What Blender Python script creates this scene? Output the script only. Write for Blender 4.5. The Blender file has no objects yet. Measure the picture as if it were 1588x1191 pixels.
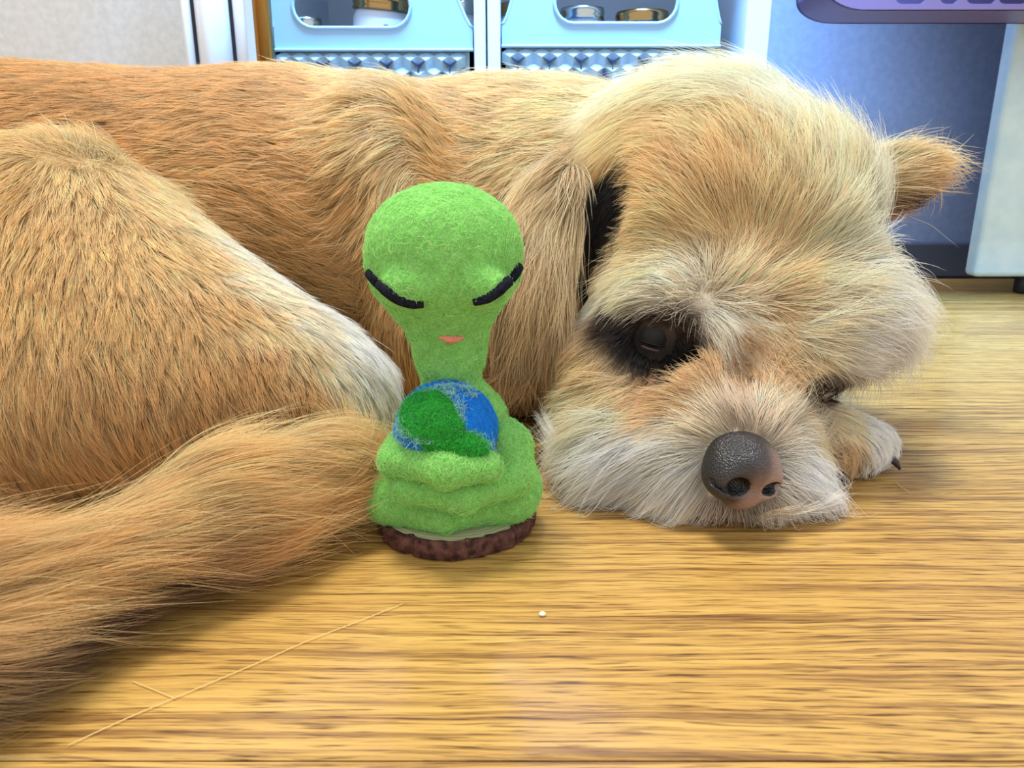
import bpy, bmesh, math, random
import numpy as np
from mathutils import Vector, Matrix, Euler, kdtree
from mathutils.geometry import tessellate_polygon

random.seed(7)
rng = np.random.default_rng(11)
scene = bpy.context.scene
COL = scene.collection

# ---------------------------------------------------------------- camera
CAM_H = 0.115
PITCH = math.radians(16.5)
FPX = 1193.0
CS, SN = math.cos(PITCH), math.sin(PITCH)
cam_data = bpy.data.cameras.new('camera')
cam_data.sensor_width = 36.0
cam_data.lens = 36.0 * FPX / 1588.0
cam_data.clip_start = 0.005
cam_data.clip_end = 20
cam_data.dof.use_dof = True
cam_data.dof.focus_distance = 0.265
cam_data.dof.aperture_fstop = 42.0
cam = bpy.data.objects.new('camera', cam_data)
COL.objects.link(cam)
cam.location = (0, 0, CAM_H)
cam.rotation_euler = (math.radians(90) - PITCH, 0, 0)
scene.camera = cam

# ---------------------------------------------------------------- world, lights, exposure
scene.view_settings.view_transform = 'Standard'
scene.view_settings.look = 'None'
scene.view_settings.gamma = 1.0
scene.view_settings.use_curve_mapping = False
scene.view_settings.exposure = 0.05
world = bpy.data.worlds.new('world')
scene.world = world
world.use_nodes = True
wb = world.node_tree.nodes['Background']
wb.inputs['Color'].default_value = (0.97, 0.98, 1.0, 1)
wb.inputs['Strength'].default_value = 1.06


def area_light(name, loc, target, size, power, color, size_y=None, spread=None):
    d = bpy.data.lights.new(name, 'AREA')
    d.energy = power
    d.color = color
    d.size = size
    if size_y:
        d.shape = 'RECTANGLE'
        d.size_y = size_y
    if spread:
        d.spread = math.radians(spread)
    o = bpy.data.objects.new(name, d)
    COL.objects.link(o)
    o.location = loc
    o.rotation_euler = (Vector(target) - Vector(loc)).to_track_quat('-Z', 'Y').to_euler()
    return o


# warm ceiling lamp over the dog; blue light added out of frame to tint the storage corner
area_light('ceiling_lamp_light', (-0.22, 0.40, 1.7), (0.0, 0.27, 0.0), 0.38, 29.0, (1.0, 0.92, 0.79))
area_light('added_blue_light', (0.06, 0.44, 0.90), (0.07, 0.70, 0.15), 0.22, 7.0, (0.22, 0.53, 1.0), spread=60)


# ---------------------------------------------------------------- measuring helpers
def W(px, py, Y):
    """world point seen at a pixel of the 1588x1191 frame, standing at depth Y"""
    u = (px - 794.0) / FPX
    v = (595.5 - py) / FPX
    dz = (v * Y * CS - Y * SN) / (CS + v * SN)
    fwd = Y * CS - dz * SN
    return np.array([u * fwd, Y, CAM_H + dz])


def H(px, py, z):
    """world point seen at a pixel, at height z"""
    d = ray(px, py)
    t = (z - CAM_H) / d[2]
    return np.array([0, 0, CAM_H]) + d * t


def ray(px, py):
    u = (px - 794.0) / FPX
    v = (595.5 - py) / FPX
    d = np.array([u, CS + v * SN, -SN + v * CS])
    return d / np.linalg.norm(d)


def srgb(r, g, b):
    c = np.array([r, g, b], float) / 255.0
    return np.where(c <= 0.04045, c / 12.92, ((c + 0.055) / 1.055) ** 2.4)


def rgba(r, g, b):
    return (*srgb(r, g, b), 1.0)


def nrm(a):
    a = np.asarray(a, float)
    return a / (np.linalg.norm(a, axis=-1, keepdims=True) + 1e-12)


# ---------------------------------------------------------------- object helpers
def tag(o, label, cat, group=None, kind=None):
    o['label'] = label
    o['category'] = cat
    if group:
        o['group'] = group
    if kind:
        o['kind'] = kind
    return o


def empty(name, loc=(0, 0, 0)):
    o = bpy.data.objects.new(name, None)
    o.empty_display_size = 0.02
    COL.objects.link(o)
    o.location = loc
    return o


def link(name, me, mat, parent=None, smooth=True):
    o = bpy.data.objects.new(name, me)
    COL.objects.link(o)
    if mat is not None:
        me.materials.append(mat)
    if smooth:
        me.polygons.foreach_set('use_smooth', [True] * len(me.polygons))
    if parent is not None:
        o.parent = parent
        o.matrix_parent_inverse = Matrix.Translation(-Vector(parent.location))
    return o


def mesh_from(verts, faces, name='mesh'):
    me = bpy.data.meshes.new(name)
    me.from_pydata([tuple(v) for v in verts], [], [tuple(f) for f in faces])
    me.update()
    return me


def bm_obj(name, bm, mat, parent=None, smooth=False):
    me = bpy.data.meshes.new(name)
    bmesh.ops.recalc_face_normals(bm, faces=bm.faces[:])
    bm.to_mesh(me)
    bm.free()
    return link(name, me, mat, parent, smooth)


def add_box(bm, lo, hi, bevel=0.0, seg=2):
    lo, hi = Vector(lo), Vector(hi)
    r = bmesh.ops.create_cube(bm, size=1.0)
    vs = r['verts']
    for v in vs:
        v.co = Vector([(lo[i] + hi[i]) / 2 + v.co[i] * (hi[i] - lo[i]) for i in range(3)])
    if bevel > 0:
        es = list({e for v in vs for e in v.link_edges})
        bmesh.ops.bevel(bm, geom=es, offset=bevel, segments=seg, profile=0.5, affect='EDGES')


def box_obj(name, lo, hi, mat, parent=None, bevel=0.0, seg=2):
    bm = bmesh.new()
    add_box(bm, lo, hi, bevel, seg)
    return bm_obj(name, bm, mat, parent, smooth=False)


def lathe(profile, n=40, axis_loc=(0, 0, 0), rot=None):
    """profile: list of (r, z) -> verts, faces closed around z"""
    vs, fs = [], []
    for r, z in profile:
        for k in range(n):
            a = 2 * math.pi * k / n
            vs.append(Vector((r * math.cos(a), r * math.sin(a), z)))
    m = len(profile)
    for i in range(m - 1):
        for k in range(n):
            fs.append((i * n + k, i * n + (k + 1) % n, (i + 1) * n + (k + 1) % n, (i + 1) * n + k))
    if profile[0][0] > 1e-6:
        fs.append(tuple(reversed(range(n))))
    if profile[-1][0] > 1e-6:
        fs.append(tuple((m - 1) * n + k for k in range(n)))
    M = rot.to_matrix() if rot else Matrix.Identity(3)
    vs = [M @ v + Vector(axis_loc) for v in vs]
    return vs, fs


def tube(points, radius, n=8, closed=False):
    """swept tube along points; radius number or list"""
    P = [Vector(p) for p in points]
    m = len(P)
    rad = radius if hasattr(radius, '__len__') else [radius] * m
    vs, fs = [], []
    up = None
    for i in range(m):
        if closed:
            t = (P[(i + 1) % m] - P[i - 1]).normalized()
        else:
            t = (P[min(i + 1, m - 1)] - P[max(i - 1, 0)]).normalized()
        if up is None:
            up = Vector((0, 0, 1)) if abs(t.z) < 0.9 else Vector((1, 0, 0))
        a = t.cross(up).normalized()
        b = a.cross(t).normalized()
        up = b
        for k in range(n):
            w = 2 * math.pi * k / n
            vs.append(P[i] + (a * math.cos(w) + b * math.sin(w)) * rad[i])
    rows = m if closed else m - 1
    for i in range(rows):
        j = (i + 1) % m
        for k in range(n):
            fs.append((i * n + k, i * n + (k + 1) % n, j * n + (k + 1) % n, j * n + k))
    if not closed:
        fs.append(tuple(reversed(range(n))))
        fs.append(tuple((m - 1) * n + k for k in range(n)))
    return vs, fs


def tube_obj(name, pts, r, mat, parent=None, n=8, closed=False):
    v, f = tube(pts, r, n, closed)
    return link(name, mesh_from(v, f, name), mat, parent)


def plate(outer, holes, y0, y1):
    """flat plate in the xz plane, thickness from y0 to y1"""
    loops = [outer] + holes
    flat = [p for l in loops for p in l]
    tris = tessellate_polygon([[Vector((p[0], p[1], 0)) for p in l] for l in loops])
    n = len(flat)
    vs = [(p[0], y0, p[1]) for p in flat] + [(p[0], y1, p[1]) for p in flat]
    fs = [tuple(t) for t in tris] + [tuple(n + i for i in reversed(t)) for t in tris]
    b = 0
    for l in loops:
        k = len(l)
        for i in range(k):
            j = (i + 1) % k
            fs.append((b + i, b + j, n + b + j, n + b + i))
        b += k
    return vs, fs


# ---------------------------------------------------------------- materials
def new_mat(name, color=(0.8, 0.8, 0.8, 1), rough=0.5, metal=0.0, spec=0.5, coat=0.0):
    m = bpy.data.materials.new(name)
    m.use_nodes = True
    b = m.node_tree.nodes['Principled BSDF']
    b.inputs['Base Color'].default_value = color
    b.inputs['Roughness'].default_value = rough
    b.inputs['Metallic'].default_value = metal
    b.inputs['Specular IOR Level'].default_value = spec
    b.inputs['Coat Weight'].default_value = coat
    return m


def N(m, t):
    return m.node_tree.nodes.new(t)


def L(m, a, b):
    m.node_tree.links.new(a, b)


def noise_color(m, c1, c2, scale=40.0, detail=4, coords='Object', stretch=None, lo=0.35, hi=0.65, bump=0.0, bump_d=0.001):
    b = m.node_tree.nodes['Principled BSDF']
    tc = N(m, 'ShaderNodeTexCoord')
    src = tc.outputs[coords]
    if stretch:
        mp = N(m, 'ShaderNodeMapping')
        mp.inputs['Scale'].default_value = stretch
        L(m, src, mp.inputs['Vector'])
        src = mp.outputs['Vector']
    no = N(m, 'ShaderNodeTexNoise')
    no.inputs['Scale'].default_value = scale
    no.inputs['Detail'].default_value = detail
    L(m, src, no.inputs['Vector'])
    rp = N(m, 'ShaderNodeValToRGB')
    rp.color_ramp.elements[0].position = lo
    rp.color_ramp.elements[0].color = c1
    rp.color_ramp.elements[1].position = hi
    rp.color_ramp.elements[1].color = c2
    L(m, no.outputs['Fac'], rp.inputs['Fac'])
    L(m, rp.outputs['Color'], b.inputs['Base Color'])
    if bump:
        bp = N(m, 'ShaderNodeBump')
        bp.inputs['Strength'].default_value = bump
        bp.inputs['Distance'].default_value = bump_d
        L(m, no.outputs['Fac'], bp.inputs['Height'])
        L(m, bp.outputs['Normal'], b.inputs['Normal'])
    return m


def oak_material():
    m = new_mat('oak_floor', rough=0.4, spec=0.4, coat=0.4)
    b = m.node_tree.nodes['Principled BSDF']
    b.inputs['Coat Roughness'].default_value = 0.13
    geo = N(m, 'ShaderNodeNewGeometry')
    oi = N(m, 'ShaderNodeObjectInfo')
    off = N(m, 'ShaderNodeVectorMath'); off.operation = 'SCALE'
    off.inputs[0].default_value = (3.1, 7.7, 1.3)
    L(m, oi.outputs['Random'], off.inputs['Scale'])
    add = N(m, 'ShaderNodeVectorMath'); add.operation = 'ADD'
    L(m, geo.outputs['Position'], add.inputs[0])
    L(m, off.outputs['Vector'], add.inputs[1])
    # slow wander of the grain lines
    wn = N(m, 'ShaderNodeTexNoise'); wn.inputs['Scale'].default_value = 5.0; wn.inputs['Detail'].default_value = 3
    mpw = N(m, 'ShaderNodeMapping'); mpw.inputs['Scale'].default_value = (1.0, 3.0, 1.0)
    L(m, add.outputs['Vector'], mpw.inputs['Vector'])
    L(m, mpw.outputs['Vector'], wn.inputs['Vector'])
    ws = N(m, 'ShaderNodeVectorMath'); ws.operation = 'SCALE'; ws.inputs['Scale'].default_value = 0.014
    L(m, wn.outputs['Color'], ws.inputs[0])
    add2 = N(m, 'ShaderNodeVectorMath'); add2.operation = 'ADD'
    L(m, add.outputs['Vector'], add2.inputs[0]); L(m, ws.outputs['Vector'], add2.inputs[1])
    # broad grain bands
    mp1 = N(m, 'ShaderNodeMapping'); mp1.inputs['Scale'].default_value = (9.0, 480.0, 1.0)
    L(m, add2.outputs['Vector'], mp1.inputs['Vector'])
    n1 = N(m, 'ShaderNodeTexNoise'); n1.inputs['Scale'].default_value = 1.0; n1.inputs['Detail'].default_value = 7; n1.inputs['Roughness'].default_value = 0.72
    L(m, mp1.outputs['Vector'], n1.inputs['Vector'])
    # fine pores
    mp2 = N(m, 'ShaderNodeMapping'); mp2.inputs['Scale'].default_value = (75.0, 1600.0, 1.0)
    L(m, add2.outputs['Vector'], mp2.inputs['Vector'])
    n2 = N(m, 'ShaderNodeTexNoise'); n2.inputs['Scale'].default_value = 1.0; n2.inputs['Detail'].default_value = 3
    L(m, mp2.outputs['Vector'], n2.inputs['Vector'])
    r1 = N(m, 'ShaderNodeValToRGB')
    e = r1.color_ramp.elements
    e[0].position = 0.34; e[0].color = rgba(116, 80, 42)
    e[1].position = 0.64; e[1].color = rgba(204, 167, 92)
    x = e.new(0.44); x.color = rgba(156, 118, 62)
    x = e.new(0.50); x.color = rgba(188, 149, 78)
    L(m, n1.outputs['Fac'], r1.inputs['Fac'])
    r2 = N(m, 'ShaderNodeValToRGB')
    r2.color_ramp.elements[0].position = 0.30; r2.color_ramp.elements[0].color = rgba(120, 88, 58)
    r2.color_ramp.elements[1].position = 0.48; r2.color_ramp.elements[1].color = (1, 1, 1, 1)
    L(m, n2.outputs['Fac'], r2.inputs['Fac'])
    mx = N(m, 'ShaderNodeMix'); mx.data_type = 'RGBA'; mx.blend_type = 'MULTIPLY'; mx.inputs[0].default_value = 0.9
    L(m, r1.outputs['Color'], mx.inputs[6]); L(m, r2.outputs['Color'], mx.inputs[7])
    L(m, mx.outputs[2], b.inputs['Base Color'])
    ad = N(m, 'ShaderNodeMath'); ad.operation = 'MULTIPLY_ADD'; ad.inputs[1].default_value = 0.5
    L(m, n1.outputs['Fac'], ad.inputs[0]); L(m, n2.outputs['Fac'], ad.inputs[2])
    bp = N(m, 'ShaderNodeBump'); bp.inputs['Strength'].default_value = 0.12; bp.inputs['Distance'].default_value = 0.0006
    L(m, ad.outputs['Value'], bp.inputs['Height'])
    L(m, bp.outputs['Normal'], b.inputs['Normal'])
    return m


M_OAK = oak_material()
M_SUB = new_mat('subfloor', rgba(40, 26, 16), 0.9)
M_WALL = noise_color(new_mat('wall_paint', rough=0.75, spec=0.25), rgba(198, 203, 208), rgba(210, 214, 218), 160, 3, bump=0.05, bump_d=0.001)
M_BASE = new_mat('baseboard_paint', rgba(70, 76, 92), 0.5)
M_WALLB = noise_color(new_mat('wall_blue_light_tint', rough=0.7, spec=0.25), rgba(128, 140, 168), rgba(136, 148, 176), 160, 3, bump=0.15, bump_d=0.001)  # blue light on this part of the wall is put into its colour
M_SHELF = new_mat('melamine_blue_light_tint', rgba(206, 224, 236), 0.4)  # white board, tinted pale blue for the blue light on it
M_CABINET = noise_color(new_mat('white_cabinet', rough=0.4), rgba(200, 228, 240), rgba(214, 238, 246), 60, 3)
M_BASKET = new_mat('light_blue_plastic', rgba(150, 196, 234), 0.45, spec=0.5)
M_RELIEF = new_mat('light_blue_relief', rgba(160, 202, 238), 0.6, spec=0.25)
M_SLOT = new_mat('slot_shade', rgba(24, 52, 92), 0.7)  # dark colour stands in for the shade inside the slot openings
M_BRASS = new_mat('brass', rgba(168, 138, 92), 0.2, metal=1.0)
M_TIN = new_mat('tin_lid', rgba(190, 196, 190), 0.22, metal=1.0)
M_JAR = new_mat('jar_label', rgba(226, 232, 236), 0.4)
M_INK = new_mat('jar_print', rgba(70, 96, 150), 0.5)
M_DARK = new_mat('dark_gap', rgba(18, 20, 26), 0.6)
M_PURPLE = new_mat('mauve_plastic', rgba(122, 106, 150), 0.4)
M_STOOL = new_mat('white_plastic', rgba(226, 232, 240), 0.35)

# ---------------------------------------------------------------- floor
floor = box_obj('floor', (-1.3, -0.375, -0.03), (1.3, 0.79, -0.012), M_SUB)
floor['kind'] = 'structure'
PW = 0.1252
plank_cache = {}


def plank_mesh(length):
    if length not in plank_cache:
        bm = bmesh.new()
        add_box(bm, (0, 0.00025, -0.012), (length, PW - 0.00025, 0.0), 0.0006, 1)
        me = bpy.data.meshes.new('plank')
        bmesh.ops.recalc_face_normals(bm, faces=bm.faces[:])
        bm.to_mesh(me); bm.free()
        me.materials.append(M_OAK)
        plank_cache[length] = me
    return plank_cache[length]


joints = {-3: [0.3], -2: [-0.55], -1: [0.7], 0: [-0.9], 1: [0.92], 2: [-0.85], 3: [0.75], 4: [-0.6], 5: [0.2]}
for k in range(-3, 6):
    xs = [-1.3] + joints.get(k, []) + [1.3]
    for a, b_ in zip(xs[:-1], xs[1:]):
        o = bpy.data.objects.new('plank', plank_mesh(round(b_ - a - 0.0006, 4)))
        COL.objects.link(o)
        o.location = (a, PW * k + 0.0004, 0)
        o.parent = floor

# ---------------------------------------------------------------- walls
WALL_Y = 0.768
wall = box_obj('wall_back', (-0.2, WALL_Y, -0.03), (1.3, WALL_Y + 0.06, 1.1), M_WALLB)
wall['kind'] = 'structure'
wall2 = box_obj('wall_left', (-1.3, WALL_Y, -0.03), (-0.2, WALL_Y + 0.06, 1.1), M_WALL)
wall2['kind'] = 'structure'
bb = box_obj('baseboard_back', (0.19, WALL_Y - 0.011, 0.0), (1.3, WALL_Y, 0.034), M_BASE, bevel=0.002)
bb['kind'] = 'structure'

# ---------------------------------------------------------------- storage shelf with two bays
SY = 0.56          # front face of the shelf
def X(px, py, Y): return W(px, py, Y)[0]
def Z(py, Y): return W(794, py, Y)[2]


sh = empty('storage_shelf', (0.0, SY, 0.0))
tag(sh, 'white storage shelf with two bays behind the dog, holding the blue baskets', 'shelf')
xL, xD0, xD1, xD2, xR0, xR1 = (X(432, 60, SY) - 0.018, X(735, 60, SY), X(754.5, 60, SY), X(776, 60, SY), X(1142, 60, SY), X(1193, 60, SY))
for a, b_ in ((xL - 0.004, xL + 0.012), (xD0, xD1 - 0.0006), (xD1 + 0.0006, xD2), (xR0 + 0.006, xR1)):
    box_obj('side_panel', (a, SY, 0.0), (b_, SY + 0.19, 0.312), M_SHELF, sh, bevel=0.0012)
for z in (0.074, 0.30):
    box_obj('shelf_board', (xL + 0.012, SY + 0.004, z), (xD0, SY + 0.185, z + 0.012), M_SHELF, sh, bevel=0.001)
    box_obj('shelf_board', (xD2, SY + 0.004, z), (xR0 + 0.006, SY + 0.185, z + 0.012), M_SHELF, sh, bevel=0.001)
box_obj('back_panel', (xL + 0.012, SY + 0.186, 0.02), (xR1, SY + 0.192, 0.312), M_SHELF, sh)


# ---------------------------------------------------------------- baskets
def stadium(cx, cz, hw, hh, n=10):
    pts = []
    for s, a0 in ((1, -90), (-1, 90)):
        for i in range(n + 1):
            a = math.radians(a0 + 180 * i / n)
            pts.append((cx + s * (hw - hh) + hh * math.cos(a), cz + hh * math.sin(a)))
    return pts


def hump_outline(x0, x1, zb, z_sh, z_top, hx0, hx1):
    """basket front: low shoulders rising in an S to a tall handle hump"""
    pts = [(x0, zb), (x1, zb), (x1, z_sh)]
    def s_curve(xa, za, xb, zb_, n=10):
        return [(xa + (xb - xa) * (i / n), za + (zb_ - za) * (0.5 - 0.5 * math.cos(math.pi * (i / n) ** 0.8))) for i in range(1, n + 1)]
    pts += s_curve(x1, z_sh, hx1, z_top)
    pts += s_curve(hx0, z_top, x0, z_sh) if False else [(hx0, z_top)] + [(hx0 + (x0 - hx0) * (i / 10), z_top + (z_sh - z_top) * (0.5 - 0.5 * math.cos(math.pi * (i / 10) ** 1.25))) for i in range(1, 11)]
    return pts


def make_basket(label, x0, x1, hole, z_line, cxh):
    yf = SY + 0.004
    root = empty('storage_basket', ((x0 + x1) / 2, yf + 0.08, 0.087))
    tag(root, label, 'basket', 'light blue baskets in the white shelf')
    zb, zs, zt = 0.087, z_line + 0.0125, 0.232
    hcx, hcz, hhw, hhh = hole
    out = hump_outline(x0, x1, z_line - 0.002, zs, zt, hcx - hhw - 0.018, hcx + hhw + 0.018)
    st = stadium(hcx, hcz, hhw, hhh)
    v, f = plate(out, [list(reversed(st))], yf, yf + 0.004)
    link('front_panel', mesh_from(v, f), M_BASKET, root, smooth=False)
    v, f = tube([(x, yf, z) for x, z in st], 0.0013, 8, True)
    link('handle_rim', mesh_from(v, f), M_BASKET, root)
    v, f = tube([(x, yf + 0.001, z) for x, z in out[2:]], 0.0013, 8)
    link('top_rim', mesh_from(v, f), M_BASKET, root)
    # ledge under the smooth band
    bm = bmesh.new(); add_box(bm, (x0 - 0.0005, yf - 0.0022, z_line - 0.002), (x1 + 0.0005, yf + 0.004, z_line), 0.0008, 2)
    bm_obj('ledge', bm, M_BASKET, root)
    # body walls
    bm = bmesh.new()
    add_box(bm, (x0, yf + 0.003, zb), (x1, yf + 0.0055, z_line))
    add_box(bm, (x0, yf + 0.003, zb), (x0 + 0.0025, yf + 0.165, zs))
    add_box(bm, (x1 - 0.0025, yf + 0.003, zb), (x1, yf + 0.165, zs))
    add_box(bm, (x0, yf + 0.1625, zb), (x1, yf + 0.165, zs))
    add_box(bm, (x0, yf + 0.003, zb), (x1, yf + 0.165, zb + 0.0025))
    bm_obj('tub', bm, M_BASKET, root)
    # tumbling-block relief on the lower front
    s = 0.0062
    w = s * math.sqrt(3)
    vs, fs = [], []
    slots_v, slots_f = [], []

    def quad(pts):
        b = len(vs); vs.extend(pts); fs.append(tuple(range(b, b + len(pts))))
    rows = int((z_line - zb) / (1.5 * s)) + 1
    cols = int((x1 - x0) / w) + 1
    for r in range(rows):
        for c in range(cols):
            cx = x0 + w * (c + 0.5 + 0.5 * (r % 2)); cz = z_line - 0.004 - s * 0.6 - r * 1.5 * s
            if cx - w / 2 < x0 - 1e-4 or cx + w / 2 > x1 + 1e-4 or cz - s < zb:
                continue
            hexp = [(cx + s * math.sin(math.radians(60 * k)), cz + s * math.cos(math.radians(60 * k))) for k in range(6)]
            C = (cx, yf - 0.0030, cz)
            P = [(hx, yf + (0.0002 if k % 2 else 0.0022), hz) for k, (hx, hz) in enumerate(hexp)]
            for k in (1, 3, 5):
                quad([C, P[(k - 1) % 6], P[k], P[(k + 1) % 6]])
            if (c + r) % 2 == 0:
                # y-shaped dark bars for the shade in a slot, right of this block
                jx, jz = hexp[2]
                for ang in (0 if r % 2 else 180, 120 if r % 2 else 60, 240 if r % 2 else 300):
                    dx, dz = math.sin(math.radians(ang)), math.cos(math.radians(ang))
                    nx, nz = dz, -dx
                    q = [(jx + nx * .0005, jz + nz * .0005), (jx + dx * s * .8 + nx * .0005, jz + dz * s * .8 + nz * .0005),
                         (jx + dx * s * .8 - nx * .0005, jz + dz * s * .8 - nz * .0005), (jx - nx * .0005, jz - nz * .0005)]
                    b = len(slots_v)
                    slots_v.extend([(a, yf - 0.0022, e) for a, e in q] + [(a, yf + 0.003, e) for a, e in q])
                    slots_f.extend([(b, b + 1, b + 2, b + 3), (b, b + 4, b + 5, b + 1), (b + 1, b + 5, b + 6, b + 2), (b + 2, b + 6, b + 7, b + 3)])
    rel = link('block_relief', mesh_from(vs, fs), M_RELIEF, root, smooth=False)
    link('vent_slot_shade', mesh_from(slots_v, slots_f), M_SLOT, rel, smooth=False)
    return root


zl1, zl2 = Z(74, SY), Z(68, SY)
holeL = (X(544, 20, SY), Z(8, SY), (X(636, 20, SY) - X(452, 20, SY)) / 2, Z(8, SY) - Z(42, SY))
holeR = (X(956, 20, SY), Z(2, SY), (X(1052, 20, SY) - X(860, 20, SY)) / 2, Z(2, SY) - Z(35, SY))
make_basket('light blue plastic basket nearest the brass pole, white labelled jar inside', xL + 0.014, xD0 - 0.001, holeL, zl1, 0)
make_basket('light blue plastic basket above the dog\'s head, two metal lids inside', xD2 + 0.001, X(1120, 50, SY), holeR, zl2, 0)


# ---------------------------------------------------------------- jars in the baskets
def make_jar(label, loc, r, h, lid_mat, tilt=(0, 0, 0), body_mat=None, prints=False):
    root = empty('storage_jar', loc)
    tag(root, label, 'jar', 'jars in the blue baskets')
    rot = Euler([math.radians(a) for a in tilt])
    z0 = h - 0.0085
    prof = [(r * 0.9, 0.0), (r, 0.004), (r, z0 - 0.005), (r * 0.93, z0 - 0.001), (r * 0.93, z0 + 0.001)]
    v, f = lathe(prof, 36, loc, rot)
    link('body', mesh_from(v, f), body_mat or M_JAR, root)
    prof = [(r * 1.0, z0), (r * 1.05, z0 + 0.001), (r * 1.0, z0 + 0.003), (r * 1.03, z0 + 0.005), (r * 1.03, h - 0.002), (r * 1.0, h), (r * 0.88, h + 0.0004), (r * 0.84, h - 0.001), (0.0, h - 0.001)]
    v, f = lathe(prof, 36, loc, rot)
    link('lid', mesh_from(v, f), lid_mat, root)
    if prints:
        m = rot.to_matrix()
        for a, zz, sz in ((-75, 0.86, .0016), (-108, 0.84, .0018), (-88, 0.78, .0012), (-118, 0.80, .0014), (-62, 0.81, .0014)):
            bm = bmesh.new()
            add_box(bm, (-sz, -0.0004, -sz), (sz, 0.0004, sz), 0.0003, 1)
            for vv in bm.verts:
                q = Matrix.Rotation(math.radians(a + 90), 3, 'Z') @ (vv.co + Vector((0, -r * 1.002, h * zz)))
                vv.co = m @ q + Vector(loc)
            bm_obj('printed_mark', bm, M_INK, root)
    return root


def jar_at(px, py_top, Y, r, label, lid, tilt=(0, 0, 0), prints=False, zb=0.0905):
    p = W(px, py_top, Y)
    make_jar(label, (p[0], Y, zb), r, p[2] - zb, lid, tilt, prints=prints)


jar_at(575, 1, SY + 0.055, 0.021, 'white labelled jar with a brass lid seen through the left basket handle', M_BRASS, (6, 5, 0), True)
jar_at(486, 30, SY + 0.04, 0.0120, 'low jar with a pale rounded lid in the left basket, beside the brass pole', M_TIN, (0, -3, 0))
jar_at(703, 4, SY + 0.045, 0.0105, 'white jar at the right end of the left basket beside the divider', M_TIN, (0, 3, 0))
jar_at(903, 14, SY + 0.045, 0.0155, 'jar with a shiny silver lid left in the right basket opening', M_TIN)
jar_at(996, 20, SY + 0.04, 0.0185, 'jar with a broad gold lid right in the right basket opening', M_BRASS)
jar_at(811, 6, SY + 0.05, 0.0105, 'jar with a dark brass lid at the left corner of the right basket', M_BRASS, (0, -4, 0))

# ---------------------------------------------------------------- brass pole, white upright rack
py_ = 0.535
pole = empty('brass_pole', (X(410, 60, py_), py_, 0))
tag(pole, 'upright brass pole standing in front of the shelf\'s left edge', 'pole')
px_ = X(410, 60, py_)
v, f = lathe([(0.0058, 0.004), (0.0058, 0.62)], 32, (px_, py_, 0))
link('tube', mesh_from(v, f), M_BRASS, pole)
v, f = lathe([(0.017, 0.0), (0.017, 0.003), (0.008, 0.006), (0.0058, 0.012)], 32, (px_, py_, 0))
link('foot', mesh_from(v, f), M_BRASS, pole)

rk = empty('upright_panel_rack', (X(330, 60, 0.66), 0.66, 0))
tag(rk, 'white plastic upright panels left of the brass pole', 'rack')
Yr = 0.66


def curved_panel(xa, xb, y0, bulge, z1, name='panel'):
    prof = []
    for i in range(9):
        t = i / 8
        prof.append((xa + (xb - xa) * t, y0 - bulge * math.sin(math.pi * t)))
    vs = [(x, y, z) for z in (0.0, z1) for x, y in prof] + [(x, y0 + 0.03, z) for z in (0.0, z1) for x, y in prof]
    fs = []
    for i in range(8):
        fs += [(i, i + 1, 10 + i, 9 + i), (18 + i, 27 + i, 28 + i, 19 + i), (9 + i, 10 + i, 28 + i, 27 + i), (i, 18 + i, 19 + i, i + 1)]
    fs += [(0, 9, 27, 18), (8, 26, 35, 17)]
    return link(name, mesh_from(vs, fs), M_STOOL, rk)


curved_panel(X(283, 40, Yr), X(297, 40, Yr), Yr, 0.003, 0.42)
curved_panel(X(304, 40, Yr), X(356, 40, Yr), Yr, 0.012, 0.42)
curved_panel(X(363, 40, Yr), X(395, 40, Yr), Yr, 0.008, 0.42)
box_obj('gap_shade_fill', (X(286, 40, Yr), Yr + 0.0015, 0.0), (X(390, 40, Yr), Yr + 0.04, 0.41), M_DARK, rk)  # dark box standing in for the shade in the slits between panels

# ---------------------------------------------------------------- white desk on the right, mauve basket under it
YC = 0.66
xc = X(1513, 420, YC)
zc = 0.115 - YC * math.tan(math.radians(8.6))
dk = empty('desk', (xc + 0.1, YC, 0.0))
tag(dk, 'white desk at the right edge, its side panel in front of the back wall, unseen top added for shade', 'desk')
box_obj('side_panel', (xc, YC, zc), (xc + 0.42, YC + 0.018, 0.60), M_CABINET, dk, bevel=0.004, seg=3)
box_obj('added_shade_top', (0.205, 0.50, 0.60), (xc + 0.5, 0.766, 0.622), M_CABINET, dk, bevel=0.003, seg=2)  # unseen top, added to keep the ceiling lamp off the back wall
for fx in (xc + 0.05, xc + 0.37):
    v, f = lathe([(0.006, 0.0), (0.008, 0.002), (0.008, zc + 0.001)], 20, (fx, YC + 0.009, 0))
    link('foot', mesh_from(v, f), M_DARK, dk)

ybf, ybb = 0.595, 0.700
bz = Z(37, 0.656)
bx0, bx1 = X(1252, 10, 0.63), X(1512, 10, 0.655) + 0.10
mb = empty('mauve_basket', ((bx0 + bx1) / 2, 0.64, bz))
tag(mb, 'mauve plastic basket with openings, hung under the desk at the upper right corner', 'basket')
prof = []
for i in range(13):                       # rounded lower corner, seen from the front
    a = math.radians(180 + 90 * i / 12)
    prof.append((bx0 + 0.03 + 0.03 * math.cos(a), bz + 0.016 + 0.016 * math.sin(a)))
out = [(bx0, bz + 0.13)] + prof + [(bx1, bz), (bx1, bz + 0.13)]
holes = []
for k, hx in enumerate((1412, 1472, 1522, 1572)):
    holes.append(list(reversed(stadium(X(hx, 2, ybf), bz + 0.0085, 0.011 if k != 1 else 0.007, 0.0048, 6))))
v, f = plate(out, holes, ybf, ybf + 0.004)
link('front_panel', mesh_from(v, f), M_PURPLE, mb, smooth=False)
v, f = plate(out, [], 0.652, 0.656)
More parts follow.
